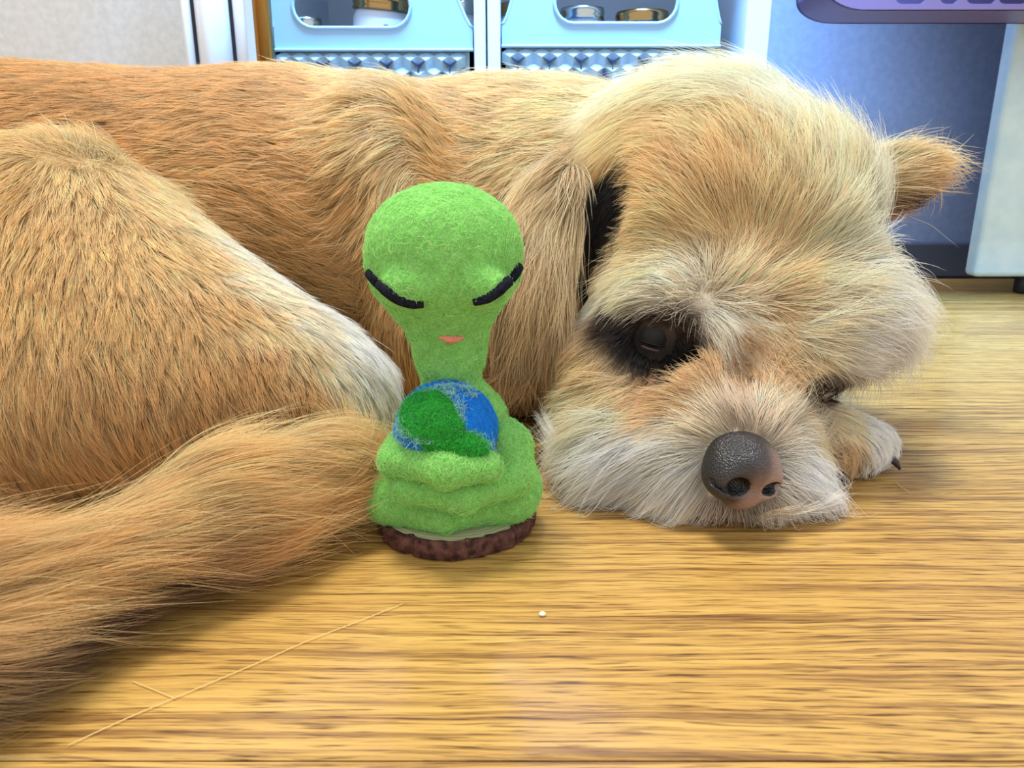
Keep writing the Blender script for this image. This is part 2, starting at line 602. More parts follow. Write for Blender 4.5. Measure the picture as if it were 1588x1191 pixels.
link('back_panel', mesh_from(v, f), M_PURPLE, mb, smooth=False)
vs = [(x, ybf, z) for x, z in out[:-1]] + [(x, 0.656, z) for x, z in out[:-1]]
n_ = len(out) - 1
link('shell', mesh_from(vs, [(i, i + 1, n_ + i + 1, n_ + i) for i in range(n_ - 1)]), M_PURPLE, mb)
for hx in (bx0 + 0.04, bx1 - 0.05):
    tube_obj('hanger', [(hx, 0.62, bz + 0.12), (hx, 0.62, 0.605)], 0.002, M_DARK, mb)


# ================================================================ implicit surfaces
class Sdf:
    """signed distance field on a grid; shapes are blended in and can be traced and sampled"""

    def __init__(self, lo, hi, h):
        self.lo = np.array(lo, float); self.h = h
        self.n = np.ceil((np.array(hi) - self.lo) / h).astype(int) + 1
        self.ax = [(self.lo[i] + h * np.arange(self.n[i])).astype(np.float32) for i in range(3)]
        self.g = np.full(self.n, 0.08, np.float32)

    def block(self, lo, hi):
        a = np.clip(np.floor((np.array(lo) - self.lo) / self.h).astype(int), 0, self.n)
        b = np.clip(np.ceil((np.array(hi) - self.lo) / self.h).astype(int) + 1, 0, self.n)
        sl = tuple(slice(a[i], b[i]) for i in range(3))
        P = np.stack(np.meshgrid(*[self.ax[i][sl[i]] for i in range(3)], indexing='ij'), -1)
        return sl, P

    def add(self, prim, k=0.01, sub=False):
        fn, lo, hi = prim
        m = 0.035 + k
        sl, P = self.block(np.array(lo) - m, np.array(hi) + m)
        if P.size == 0:
            return
        d = fn(P).astype(np.float32)
        g = self.g[sl]
        if sub:
            hh = np.maximum(k - np.abs(g + d), 0) / max(k, 1e-6)
            self.g[sl] = np.maximum(g, -d) + hh * hh * k * 0.25
        else:
            hh = np.maximum(k - np.abs(g - d), 0) / max(k, 1e-6)
            self.g[sl] = np.minimum(g, d) - hh * hh * k * 0.25

    def sample(self, P):
        q = (P - self.lo) / self.h
        q = np.clip(q, 0.001, self.n - 1.001)
        i = np.floor(q).astype(int)
        f = (q - i).astype(np.float32)
        g = self.g
        x0, y0, z0 = i[..., 0], i[..., 1], i[..., 2]
        fx, fy, fz = f[..., 0], f[..., 1], f[..., 2]
        c00 = g[x0, y0, z0] * (1 - fx) + g[x0 + 1, y0, z0] * fx
        c10 = g[x0, y0 + 1, z0] * (1 - fx) + g[x0 + 1, y0 + 1, z0] * fx
        c01 = g[x0, y0, z0 + 1] * (1 - fx) + g[x0 + 1, y0, z0 + 1] * fx
        c11 = g[x0, y0 + 1, z0 + 1] * (1 - fx) + g[x0 + 1, y0 + 1, z0 + 1] * fx
        return (c00 * (1 - fy) + c10 * fy) * (1 - fz) + (c01 * (1 - fy) + c11 * fy) * fz

    def grad(self, P, e=None):
        e = e or self.h * 0.9
        G = np.stack([self.sample(P + np.eye(3)[i] * e) - self.sample(P - np.eye(3)[i] * e) for i in range(3)], -1)
        return nrm(G)

    def trace(self, px, py, t0=0.08, t1=0.9):
        """first hit of the pixel's view ray, or the closest approach"""
        o = np.array([0, 0, CAM_H]); d = ray(px, py)
        t = np.arange(t0, t1, self.h * 0.35)
        P = o + d * t[:, None]
        inside = np.all((P > self.lo) & (P < self.lo + self.h * (self.n - 1)), axis=1)
        s = np.where(inside, self.sample(P), 1.0)
        hit = np.where(s < 0)[0]
        k = hit[0] if len(hit) else int(np.argmin(s))
        p = P[k]
        for _ in range(6):
            p = p - self.grad(p[None])[0] * self.sample(p[None])[0]
        return p

    def mesh(self):
        """surface nets"""
        g = self.g
        ins = g < 0
        nx, ny, nz = g.shape
        cnt = np.zeros((nx - 1, ny - 1, nz - 1), np.int8)
        for a in (0, 1):
            for b in (0, 1):
                for c in (0, 1):
                    cnt += ins[a:nx - 1 + a, b:ny - 1 + b, c:nz - 1 + c]
        act = (cnt > 0) & (cnt < 8)
        idx = np.full(act.shape, -1, np.int64)
        I = np.argwhere(act)
        idx[act] = np.arange(len(I))
        acc = np.zeros((len(I), 3)); num = np.zeros(len(I))
        corners = [(a, b, c) for a in (0, 1) for b in (0, 1) for c in (0, 1)]
        for p in corners:
            for ax in range(3):
                if p[ax] == 0:
                    q = list(p); q[ax] = 1
                    va = g[I[:, 0] + p[0], I[:, 1] + p[1], I[:, 2] + p[2]]
                    vb = g[I[:, 0] + q[0], I[:, 1] + q[1], I[:, 2] + q[2]]
                    cr = (va < 0) != (vb < 0)
                    t = np.where(cr, va / np.where(cr, va - vb, 1), 0)
                    pos = np.tile(np.array(p, float), (len(I), 1)); pos[:, ax] += t
                    acc += pos * cr[:, None]; num += cr
        V = (I + acc / num[:, None]) * self.h + self.lo
        F = []
        for ax in range(3):
            sl0 = [slice(1, -1)] * 3; sl1 = [slice(1, -1)] * 3
            sl0[ax] = slice(0, -1); sl1[ax] = slice(1, None)
            A, B = ins[tuple(sl0)], ins[tuple(sl1)]
            E = np.argwhere(A != B)
            flip = A[A != B]
            off = np.ones(3, int); off[ax] = 0
            E = E + off
            u, v = [(1, 2), (2, 0), (0, 1)][ax]
            du = np.zeros(3, int); du[u] = 1
            dv = np.zeros(3, int); dv[v] = 1
            q = [idx[tuple((E - a * du - b * dv).T)] for a, b in ((1, 1), (0, 1), (0, 0), (1, 0))]
            Q = np.stack(q, 1)
            Q[~flip] = Q[~flip][:, ::-1]
            F.append(Q)
        F = np.concatenate(F)
        F = F[(F >= 0).all(1)]
        return V, F


def capsule(a, b, ra, rb):
    a, b = np.array(a, float), np.array(b, float)
    ba = b - a; L2 = float(ba @ ba) + 1e-12
    def fn(P):
        t = np.clip(((P - a) @ ba) / L2, 0, 1)
        return np.linalg.norm(P - a - t[..., None] * ba, axis=-1) - (ra + (rb - ra) * t)
    r = max(ra, rb)
    return fn, np.minimum(a, b) - r, np.maximum(a, b) + r


def ellipsoid(c, r, R=None):
    c, r = np.array(c, float), np.array(r, float)
    R = np.eye(3) if R is None else np.array(R)        # columns are the axes
    def fn(P):
        q = (P - c) @ R
        k0 = np.linalg.norm(q / r, axis=-1)
        k1 = np.linalg.norm(q / (r * r), axis=-1) + 1e-9
        return k0 * (k0 - 1) / k1
    m = max(r)
    return fn, c - m, c + m


def floor_clip(S, z):
    P = S.ax[2][None, None, :]
    S.g = np.maximum(S.g, (z - P).astype(np.float32))


def np_mesh(V, F, name):
    me = bpy.data.meshes.new(name)
    me.vertices.add(len(V)); me.vertices.foreach_set('co', np.ascontiguousarray(V, np.float32).ravel())
    k = F.shape[1]
    me.loops.add(F.size); me.loops.foreach_set('vertex_index', np.ascontiguousarray(F, np.int32).ravel())
    me.polygons.add(len(F))
    me.polygons.foreach_set('loop_start', np.arange(0, F.size, k, dtype=np.int32))
    me.update(calc_edges=True)
    me.validate()
    return me


def point_color(me, cols, name='col'):
    a = me.attributes.new(name, 'FLOAT_COLOR', 'POINT')
    a.data.foreach_set('color', np.concatenate([cols, np.ones((len(cols), 1))], 1).astype(np.float32).ravel())


def strands(name, P, rad, cols, mat, parent=None):
    """P (n,k,3) strand points, rad (n,k), cols (n,3) -> hair curves object"""
    n, k, _ = P.shape
    hc = bpy.data.hair_curves.new(name)
    hc.add_curves([k] * n)
    hc.attributes['position'].data.foreach_set('vector', np.ascontiguousarray(P, np.float32).ravel())
    a = hc.attributes.get('radius') or hc.attributes.new('radius', 'FLOAT', 'POINT')
    a.data.foreach_set('value', np.ascontiguousarray(rad, np.float32).ravel())
    c = hc.attributes.new('col', 'FLOAT_COLOR', 'CURVE')
    c.data.foreach_set('color', np.concatenate([cols, np.ones((n, 1))], 1).astype(np.float32).ravel())
    hc.materials.append(mat)
    o = bpy.data.objects.new(name, hc)
    COL.objects.link(o)
    if parent is not None:
        o.parent = parent
        o.matrix_parent_inverse = Matrix.Translation(-Vector(parent.location))
    return o


def surface_samples(V, F, n, weight=None):
    T = np.concatenate([F[:, [0, 1, 2]], F[:, [0, 2, 3]]])
    A, B, C = V[T[:, 0]], V[T[:, 1]], V[T[:, 2]]
    ar = np.linalg.norm(np.cross(B - A, C - A), axis=1)
    if weight is not None:
        ar = ar * weight((A + B + C) / 3, nrm(np.cross(B - A, C - A)))
    cum = np.cumsum(ar); cum /= cum[-1]
    t = np.searchsorted(cum, rng.random(n))
    t = np.minimum(t, len(T) - 1)
    u, v = rng.random(n), rng.random(n)
    fl = u + v > 1
    u[fl], v[fl] = 1 - u[fl], 1 - v[fl]
    return A[t] + (B[t] - A[t]) * u[:, None] + (C[t] - A[t]) * v[:, None]


def hair_material(name, rough=0.45, trans=0.3, tipgain=1.18, rootgain=0.62):
    m = bpy.data.materials.new(name)
    m.use_nodes = True
    nt = m.node_tree
    nt.nodes.clear()
    out = N(m, 'ShaderNodeOutputMaterial')
    at = N(m, 'ShaderNodeAttribute'); at.attribute_name = 'col'
    hi = N(m, 'ShaderNodeHairInfo')
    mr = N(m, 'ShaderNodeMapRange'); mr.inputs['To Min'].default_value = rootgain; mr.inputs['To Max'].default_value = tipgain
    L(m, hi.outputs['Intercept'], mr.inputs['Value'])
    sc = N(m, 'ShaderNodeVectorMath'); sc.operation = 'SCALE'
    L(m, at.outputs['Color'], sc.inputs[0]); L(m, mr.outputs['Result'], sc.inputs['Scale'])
    pb = N(m, 'ShaderNodeBsdfPrincipled')
    pb.inputs['Roughness'].default_value = rough
    pb.inputs['Specular IOR Level'].default_value = 0.35
    L(m, sc.outputs['Vector'], pb.inputs['Base Color'])
    tr = N(m, 'ShaderNodeBsdfTranslucent')
    L(m, sc.outputs['Vector'], tr.inputs['Color'])
    mx = N(m, 'ShaderNodeMixShader'); mx.inputs[0].default_value = trans
    L(m, pb.outputs[0], mx.inputs[1]); L(m, tr.outputs[0], mx.inputs[2])
    L(m, mx.outputs[0], out.inputs['Surface'])
    return m


def attr_material(name, rough=0.6, spec=0.4, bump=0.0, bscale=900.0, pebbled=False):
    m = new_mat(name, rough=rough, spec=spec)
    b = m.node_tree.nodes['Principled BSDF']
    at = N(m, 'ShaderNodeAttribute'); at.attribute_name = 'col'
    L(m, at.outputs['Color'], b.inputs['Base Color'])
    if bump:
        tc = N(m, 'ShaderNodeTexCoord')
        no = N(m, 'ShaderNodeTexVoronoi' if pebbled else 'ShaderNodeTexNoise'); no.inputs['Scale'].default_value = bscale; no.inputs['Detail'].default_value = 1
        L(m, tc.outputs['Object'], no.inputs['Vector'])
        bp = N(m, 'ShaderNodeBump'); bp.inputs['Strength'].default_value = bump; bp.inputs['Distance'].default_value = 0.0008
        L(m, no.outputs['Distance' if pebbled else 'Fac'], bp.inputs['Height']); L(m, bp.outputs['Normal'], b.inputs['Normal'])
    return m


M_FUR = hair_material('dog_fur')
M_SKIN = attr_material('dog_skin', 0.8, 0.1)
M_NOSE = attr_material('nose_leather', 0.30, 0.6, bump=0.45, bscale=1500, pebbled=True)
M_EYE = new_mat('dark_eye', rgba(14, 10, 10), 0.08, spec=0.6)
M_LID = new_mat('eyelid_skin', rgba(15, 11, 12), 0.6)
M_RIM = new_mat('eyelid_rim', rgba(84, 62, 62), 0.4)
M_CLAW = new_mat('claw_horn', rgba(38, 32, 32), 0.35)

# ================================================================ the dog
DLO, DHI, DH = (-0.42, 0.095, -0.012), (0.20, 0.515, 0.19), 0.0022
REG = {r: Sdf(DLO, DHI, DH) for r in ('torso', 'thigh', 'tail', 'head', 'ear', 'paw')}
tor, thi, tai, hed, ear, paw = (REG[r] for r in ('torso', 'thigh', 'tail', 'head', 'ear', 'paw'))


def frame(axis, nrm_hint):
    a = nrm(axis); t = nrm(np.array(nrm_hint) - a * np.dot(nrm_hint, a)); w = np.cross(t, a)
    return np.stack([a, w, t], 1)


# torso, neck, chest, shoulder
tor.add(capsule((-0.36, 0.36, 0.080), (-0.12, 0.410, 0.078), 0.081, 0.073), 0.02)
tor.add(capsule((-0.12, 0.410, 0.078), (0.02, 0.415, 0.078), 0.073, 0.068), 0.02)
tor.add(capsule((0.00, 0.410, 0.085), (0.095, 0.375, 0.085), 0.062, 0.052), 0.02)
tor.add(ellipsoid((-0.005, 0.355, 0.042), (0.060, 0.045, 0.044)), 0.02)
tor.add(ellipsoid(W(605, 330, 0.372), (0.026, 0.028, 0.052)), 0.025)
# haunch and folded hind leg
thi.add(ellipsoid(W(-70, 520, 0.31), (0.065, 0.055, 0.065)), 0.02)
thi.add(capsule(W(110, 430, 0.315), W(525, 612, 0.272), 0.052, 0.017), 0.02)
thi.add(capsule(W(90, 560, 0.295), W(450, 612, 0.274), 0.054, 0.026), 0.02)
thi.add(capsule(W(120, 650, 0.275), W(500, 650, 0.274), 0.034, 0.014), 0.02)
# tail
tp = [np.array((-0.30, 0.30, 0.055)), np.array((-0.235, 0.19, 0.032)), H(-130, 1000, 0.018), H(0, 945, 0.018), H(300, 812, 0.020), H(480, 742, 0.020)]
tr_ = [0.024, 0.017, 0.0085, 0.0085, 0.0115, 0.0120]
for i in range(5):
    tai.add(capsule(tp[i], tp[i + 1], tr_[i], tr_[i + 1]), 0.008)
# head
NOSE = W(1150, 728, 0.222)
hed.add(ellipsoid(W(1112, 375, 0.325), (0.056, 0.058, 0.054)), 0.02)
hed.add(ellipsoid(W(1075, 255, 0.345), (0.040, 0.038, 0.031)), 0.02)
hed.add(capsule((0.079, 0.276, 0.041), (NOSE[0] - 0.002, 0.241, 0.0225), 0.037, 0.019), 0.015)
hed.add(ellipsoid(W(992, 682, 0.261), (0.023, 0.025, 0.018)), 0.015)
hed.add(ellipsoid(W(1182, 712, 0.256), (0.014, 0.021, 0.017)), 0.015)
hed.add(ellipsoid(W(992, 585, 0.287), (0.032, 0.030, 0.032)), 0.015)
hed.add(ellipsoid(W(1268, 490, 0.287), (0.027, 0.026, 0.024)), 0.015)
hed.add(ellipsoid(W(1050, 462, 0.279), (0.020, 0.014, 0.011)), 0.012)
hed.add(ellipsoid(W(1240, 500, 0.270), (0.020, 0.014, 0.012)), 0.012)
hed.add(ellipsoid((0.075, 0.258, 0.011), (0.032, 0.034, 0.010)), 0.01)
hed.add(ellipsoid(W(1168, 560, 0.240), (0.010, 0.014, 0.012)), 0.014, sub=True)
hed.add(ellipsoid(W(1262, 602, 0.256), (0.018, 0.014, 0.0085)), 0.010, sub=True)
hed.add(ellipsoid(W(1020, 548, 0.254), (0.016, 0.010, 0.010)), 0.010, sub=True)
hed.add(capsule(W(952, 285, 0.292), W(905, 470, 0.288), 0.010, 0.006), 0.008, sub=True)
# ears
e0, e1, e2 = W(862, 278, 0.306), W(828, 395, 0.292), W(818, 530, 0.286)
ear.add(ellipsoid((e0 + e1) / 2, (0.026, 0.0115, 0.0055), frame(e1 - e0, (-0.2, -1, 0.3))), 0.008)
ear.add(ellipsoid((e1 + e2) / 2, (0.024, 0.0135, 0.005), frame(e2 - e1, (-0.2, -1, 0.2))), 0.008)
f0, f1 = W(1315, 302, 0.335), W(1386, 278, 0.333)
ear.add(ellipsoid((f0 + f1) / 2, (0.019, 0.0115, 0.005), frame(f1 - f0, (0.2, -1, 0.2))), 0.008)
# near front paw
pw0, pw1 = H(1270, 682, 0.013), H(1325, 690, 0.0115)
paw.add(capsule((0.055, 0.335, 0.022), pw0, 0.016, 0.0120), 0.006)
paw.add(capsule(pw0, pw1, 0.0120, 0.0098), 0.006)
TOES = [(H(1342, 690, 0.0088), 0.0086), (H(1310, 700, 0.0075), 0.0074), (H(1282, 710, 0.0075), 0.0074)]
for c, r in TOES:
    paw.add(ellipsoid(c, (r * 1.15, r, r * 0.95)), 0.003)
for S in REG.values():
    floor_clip(S, 0.0015)

body = Sdf(DLO, DHI, DH)
body.g[:] = tor.g
for S, k in ((thi, 0.006), (tai, 0.004), (hed, 0.012), (ear, 0.005), (paw, 0.004)):
    hh = np.maximum(k - np.abs(body.g - S.g), 0) / k
    body.g = np.minimum(body.g, S.g) - hh * hh * k * 0.25
floor_clip(body, 0.0015)

CREAM, GOLD, TAN, WHITE, BLACK, BROWN = (236, 214, 172), (214, 158, 86), (206, 156, 94), (238, 228, 210), (22, 18, 20), (96, 64, 42)
# groom: region, pixel where the lock is rooted, the way it lies, length in cm, lift in degrees, colour
GROOM = [
    # back and flank
    ('torso', 20, 110, -1, -.25, 1.3, 20, (201, 148, 86)), ('torso', 130, 120, -1, -.25, 1.3, 20, (206, 150, 88)),
    ('torso', 260, 120, -1, -.2, 1.3, 20, (208, 152, 92)), ('torso', 400, 120, -1, -.3, 1.3, 20, (212, 154, 92)),
    ('torso', 500, 140, -1, -.45, 1.3, 20, (214, 158, 94)), ('torso', 40, 180, -1, -.05, 1.2, 18, (203, 150, 88)),
    ('torso', 180, 175, -1, 0, 1.2, 18, (203, 148, 86)), ('torso', 330, 190, -1, -.1, 1.2, 18, (210, 154, 90)),
    ('torso', 300, 260, -1, -.15, 1.3, 18, (214, 158, 90)), ('torso', 420, 230, -1, -.3, 1.3, 18, (210, 152, 86)),
    ('torso', 400, 330, -1, -.45, 1.4, 18, (210, 152, 82)), ('torso', 480, 380, -1, -.6, 1.4, 18, (210, 150, 78)),
    ('torso', 510, 290, -1, -.4, 1.4, 18, (208, 150, 80)), ('torso', 545, 440, -1, -.8, 1.3, 18, (210, 152, 82)),
    # shoulder tuft
    ('torso', 560, 130, -.8, -.7, 1.8, 26, (228, 187, 125)), ('torso', 605, 140, -.5, -.85, 2.0, 28, (232, 195, 138)),
    ('torso', 560, 190, -1, -.1, 1.7, 24, (226, 183, 119)), ('torso', 610, 210, -.8, .5, 1.8, 24, (230, 195, 140)),
    ('torso', 630, 270, -.5, 1, 1.8, 24, (228, 193, 138)), ('torso', 590, 300, -.45, 1, 1.7, 24, (222, 179, 115)),
    ('torso', 560, 300, -.7, .6, 1.6, 20, (212, 156, 88)), ('torso', 600, 450, -.2, 1, 1.6, 22, (214, 160, 92)),
    ('torso', 620, 560, .1, 1, 1.6, 22, (212, 160, 94)),
    # neck
    ('torso', 665, 190, -.5, -.9, 1.5, 20, (220, 164, 94)), ('torso', 700, 250, -.5, -.9, 1.3, 16, (218, 160, 86)),
    ('torso', 710, 150, -1, -.35, 1.6, 22, (220, 173, 115)), ('torso', 780, 150, -1, -.4, 1.7, 22, (224, 179, 119)),
    ('torso', 860, 140, -1, -.4, 1.8, 24, (226, 185, 125)), ('torso', 940, 150, -1, -.4, 1.8, 24, (228, 189, 129)),
    ('torso', 780, 210, -1, -.2, 1.7, 20, (222, 179, 117)), ('torso', 860, 200, -1, -.1, 1.7, 20, (226, 183, 119)),
    ('torso', 790, 270, -1, .5, 1.8, 22, (224, 183, 127)), ('torso', 740, 290, -.7, -.3, 1.4, 18, (218, 164, 94)),
    ('torso', 820, 320, -.9, .7, 1.8, 22, (212, 173, 123)), ('torso', 800, 450, -.3, 1, 1.6, 20, (181, 140, 94)),
    ('torso', 800, 600, 0, 1, 1.0, 14, (158, 104, 60)), ('torso', 770, 560, 0, 1, 1.0, 14, (170, 116, 68)),
    ('torso', 830, 680, 0, 1, 0.8, 14, (150, 100, 60)),
    # haunch: parting along the top, falling down the thigh
    ('thigh', 30, 225, -.8, -.6, 1.6, 34, (235, 189, 117)), ('thigh', 110, 232, -.1, -1, 1.7, 40, (237, 195, 123)),
    ('thigh', 190, 242, .3, -1, 1.7, 40, (239, 197, 128)), ('thigh', 260, 275, .9, -.6, 1.6, 34, (241, 205, 140)),
    ('thigh', -40, 270, -1, .3, 1.4, 24, (226, 178, 107)), ('thigh', 20, 275, -.7, .7, 1.3, 22, (231, 184, 113)),
    ('thigh', 110, 275, 0, 1, 1.2, 22, (235, 193, 121)), ('thigh', 200, 285, .35, 1, 1.2, 22, (239, 199, 132)),
    ('thigh', 300, 325, .9, .6, 1.4, 24, (247, 218, 168)), ('thigh', 60, 350, .0, 1, 1.0, 20, (228, 182, 115)),
    ('thigh', 160, 380, .15, 1, 1.0, 20, (228, 184, 119)), ('thigh', 270, 390, .45, 1, 1.1, 20, (233, 191, 128)),
    ('thigh', 360, 390, .8, .8, 1.4, 22, (250, 231, 193)), ('thigh', 430, 425, 1, .7, 1.5, 24, (250, 241, 216)),
    ('thigh', 490, 480, 1, .8, 1.5, 24, (250, 247, 226)), ('thigh', 540, 540, .7, 1, 1.4, 20, (250, 249, 231)),
    ('thigh', 575, 595, .6, 1, 1.5, 22, (250, 241, 212)), ('thigh', 585, 640, .5, 1, 1.4, 22, (250, 231, 193)),
    ('thigh', 40, 470, .1, 1, 1.0, 20, (224, 178, 113)), ('thigh', 150, 490, .25, 1, 1.0, 20, (226, 180, 115)),
    ('thigh', 260, 500, .45, 1, 1.0, 20, (222, 176, 115)), ('thigh', 350, 480, .6, 1, 1.0, 18, (222, 178, 121)),
    ('thigh', 400, 445, .75, .9, 1.2, 18, (249, 226, 186)), ('thigh', 455, 495, .75, .9, 1.2, 18, (250, 231, 193)), ('thigh', 505, 555, .6, 1, 1.2, 16, (250, 233, 197)), ('thigh', 410, 500, .6, 1, 1.0, 18, (235, 199, 147)), ('thigh', 465, 550, .5, 1, 1.0, 16, (231, 195, 144)),
    ('thigh', 400, 560, .45, 1, 1.0, 16, (205, 155, 98)), ('thigh', 470, 600, .3, 1, 0.9, 14, (199, 149, 92)),
    ('thigh', 330, 590, .4, 1, 1.0, 16, (212, 163, 107)), ('thigh', 60, 600, .15, 1, 1.2, 18, (224, 176, 117)),
    ('thigh', 190, 610, .35, 1, 1.2, 18, (218, 168, 111)), ('thigh', 30, 720, .6, 1, 1.3, 18, (222, 174, 121)),
    ('thigh', 120, 700, .7, .8, 1.3, 18, (218, 170, 117)),
    # tail feathers
    ('tail', -100, 960, 1, -.30, 3.4, 10, (230, 178, 101)), ('tail', 0, 860, 1, -.52, 3.6, 12, (235, 185, 112)),
    ('tail', 0, 930, 1, -.38, 3.6, 11, (228, 176, 99)), ('tail', 10, 968, 1, -.28, 3.2, 9, (212, 153, 85)),
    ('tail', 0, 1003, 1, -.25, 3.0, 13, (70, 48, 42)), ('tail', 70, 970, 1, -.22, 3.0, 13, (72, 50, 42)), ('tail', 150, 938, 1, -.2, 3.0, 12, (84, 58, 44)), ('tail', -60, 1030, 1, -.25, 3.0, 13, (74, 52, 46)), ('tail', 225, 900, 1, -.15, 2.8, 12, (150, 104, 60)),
    ('tail', 150, 770, 1, -.5, 3.6, 12, (237, 189, 116)), ('tail', 150, 850, 1, -.38, 3.4, 10, (230, 178, 101)),
    ('tail', 150, 905, 1, -.25, 3.2, 9, (220, 160, 85)), ('tail', 300, 700, 1, -.35, 3.4, 12, (237, 191, 120)),
    ('tail', 300, 790, 1, -.28, 3.2, 9, (230, 178, 101)), ('tail', 300, 890, 1, -.15, 3.0, 9, (214, 151, 76)),
    ('tail', 450, 680, 1, -.30, 3.0, 13, (235, 189, 118)), ('tail', 450, 750, 1, -.18, 3.0, 10, (230, 178, 104)),
    ('tail', 450, 830, 1, .0, 2.8, 13, (214, 151, 79)), ('tail', 535, 665, 1, -.45, 2.6, 22, (235, 189, 118)),
    ('tail', 545, 740, 1, -.15, 2.8, 16, (226, 176, 104)), ('tail', 530, 800, 1, .15, 2.6, 18, (203, 147, 83)),
    # crown and forehead: everything fans out of the stop between the brows
    ('head', 1060, 135, -1, -.05, 3.0, 22, (230, 208, 168)), ('head', 1130, 140, -1, -.25, 3.0, 22, (230, 206, 164)),
    ('head', 1190, 165, -.9, -.6, 3.0, 22, (236, 216, 176)), ('head', 1250, 225, -.25, -1, 2.6, 20, (240, 224, 192)),
    ('head', 1010, 185, -1, .1, 2.6, 20, (226, 188, 128)), ('head', 965, 232, -1, .1, 1.0, 16, (220, 172, 104)), ('head', 1012, 296, -1, -.2, .7, 16, (214, 166, 104)), ('head', 1000, 332, -1, .0, 0.7, 16, (218, 178, 122)), ('head', 980, 378, -1, .15, 0.8, 16, (214, 180, 136)), ('head', 950, 420, -1, .2, 0.9, 16, (220, 190, 146)), ('head', 940, 455, -1, .3, 1.0, 18, (226, 200, 160)),
    ('head', 1060, 210, -1, -.3, 2.4, 18, (222, 184, 126)), ('head', 1130, 220, -.5, -.9, 2.4, 18, (226, 188, 132)),
    ('head', 1200, 250, -.1, -1, 2.4, 18, (224, 184, 130)), ('head', 1010, 262, -1, -.2, 1.0, 18, (216, 166, 98)),
    ('head', 1070, 290, -.7, -.8, 2.2, 18, (218, 172, 110)), ('head', 1140, 310, -.15, -1, 2.2, 18, (218, 174, 114)),
    ('head', 1210, 320, .1, -1, 2.2, 18, (226, 196, 148)), ('head', 1265, 300, .1, -1, 2.4, 20, (232, 210, 172)),
    ('head', 1310, 330, .45, -1, 2.4, 22, (232, 208, 166)), ('head', 1350, 380, .85, -.5, 2.8, 26, (238, 222, 190)),
    ('head', 1015, 340, -1, -.2, 1.1, 18, (222, 184, 126)), ('head', 1080, 360, -.8, -.7, 2.0, 18, (222, 184, 126)),
    ('head', 1140, 390, -.3, -1, 1.8, 18, (222, 178, 122)), ('head', 1200, 390, .4, -1, 2.0, 18, (224, 186, 134)),
    ('head', 1260, 380, .65, -.8, 2.4, 20, (234, 210, 170)), ('head', 985, 395, -1, .1, 1.1, 18, (230, 204, 160)),
    ('head', 1040, 410, -1, -.15, 2.0, 18, (230, 202, 158)), ('head', 955, 440, -1, .3, 1.4, 20, (236, 218, 182)),
    ('head', 1010, 450, -1, .05, 1.8, 18, (238, 222, 190)), ('head', 1070, 450, -.6, -.35, 1.3, 18, (236, 220, 192)),
    ('head', 1100, 490, .5, .6, 1.3, 20, (240, 230, 210)), ('head', 1140, 505, .9, .35, 1.6, 22, (238, 226, 204)),
    ('head', 1130, 450, .4, -.7, 1.4, 18, (226, 196, 156)), ('head', 1190, 450, .8, -.6, 2.0, 20, (224, 188, 138)),
    ('head', 1250, 450, .9, -.4, 2.4, 20, (236, 216, 180)), ('head', 1330, 440, 1, -.2, 2.8, 24, (242, 230, 206)),
    ('head', 1225, 520, .9, -.15, 2.2, 20, (232, 212, 182)), ('head', 1300, 510, 1, .1, 2.8, 22, (244, 236, 218)),
    ('head', 1350, 500, 1, .15, 2.8, 26, (244, 236, 220)), ('head', 1290, 550, 1, .3, 2.0, 20, (244, 238, 224)),
    ('head', 1350, 550, .9, .6, 2.6, 26, (244, 238, 224)), ('head', 1230, 560, .9, .1, 1.2, 16, (222, 196, 168)),
    ('head', 1185, 545, .1, 1, 1.0, 14, (206, 164, 116)), ('head', 1170, 500, .3, .9, 1.0, 14, (212, 172, 124)),
    # ear hollow
    ('head', 972, 272, -.3, 1, 0.5, 12, BLACK), ('head', 972, 302, -.3, 1, 0.5, 12, BLACK), ('head', 945, 285, -.2, 1, 0.6, 14, BLACK), ('head', 960, 338, -.2, 1, 0.5, 12, BLACK), ('head', 930, 330, -.2, 1, 0.5, 14, BLACK), ('head', 930, 375, -.2, 1, 0.5, 12, BLACK), ('head', 912, 380, -.2, 1, 0.5, 14, BLACK), ('head', 915, 420, -.2, 1, 0.5, 12, BLACK),
    ('head', 905, 430, -.15, 1, 0.5, 14, BLACK), ('head', 900, 475, -.15, 1, 0.5, 14, (40, 30, 28)),
    # around the eyes; at the right one the shade of the brow crease is coloured in
    ('head', 975, 510, -.4, .5, .45, 10, (34, 24, 24)), ('head', 1000, 550, -.3, 1, .5, 10, BLACK), ('head', 1035, 562, .1, 1, .6, 10, BLACK), ('head', 985, 532, -.4, .9, .5, 10, BLACK), ('head', 1085, 556, .6, .8, .6, 10, (34, 26, 24)), ('head', 1055, 582, .1, 1, .6, 10, (44, 32, 28)),
    ('head', 1065, 540, .6, .8, .5, 10, BLACK), ('head', 1075, 575, .3, 1, .5, 10, (26, 20, 20)), ('head', 960, 500, -.6, .4, .5, 10, (60, 44, 38)), ('head', 1015, 500, -.8, -.3, .35, 10, (60, 42, 36)), ('head', 1060, 505, .4, -.3, .4, 12, (90, 70, 62)),
    ('head', 1015, 590, -.2, 1, .8, 12, (150, 116, 84)), ('head', 1275, 594, .3, .6, .4, 10, (48, 32, 30)), ('head', 1240, 598, .3, .6, .5, 10, (64, 44, 38)), ('head', 1210, 592, .2, .8, .6, 10, (110, 78, 60)), ('head', 1255, 615, .6, .2, .6, 10, (92, 64, 52)),
    ('head', 1305, 602, .5, .9, .7, 12, (64, 46, 42)),
    # cheek and muzzle
    ('head', 900, 540, -1, .15, 1.4, 14, (206, 172, 128)), ('head', 930, 570, -1, .05, 1.2, 12, (210, 180, 132)),
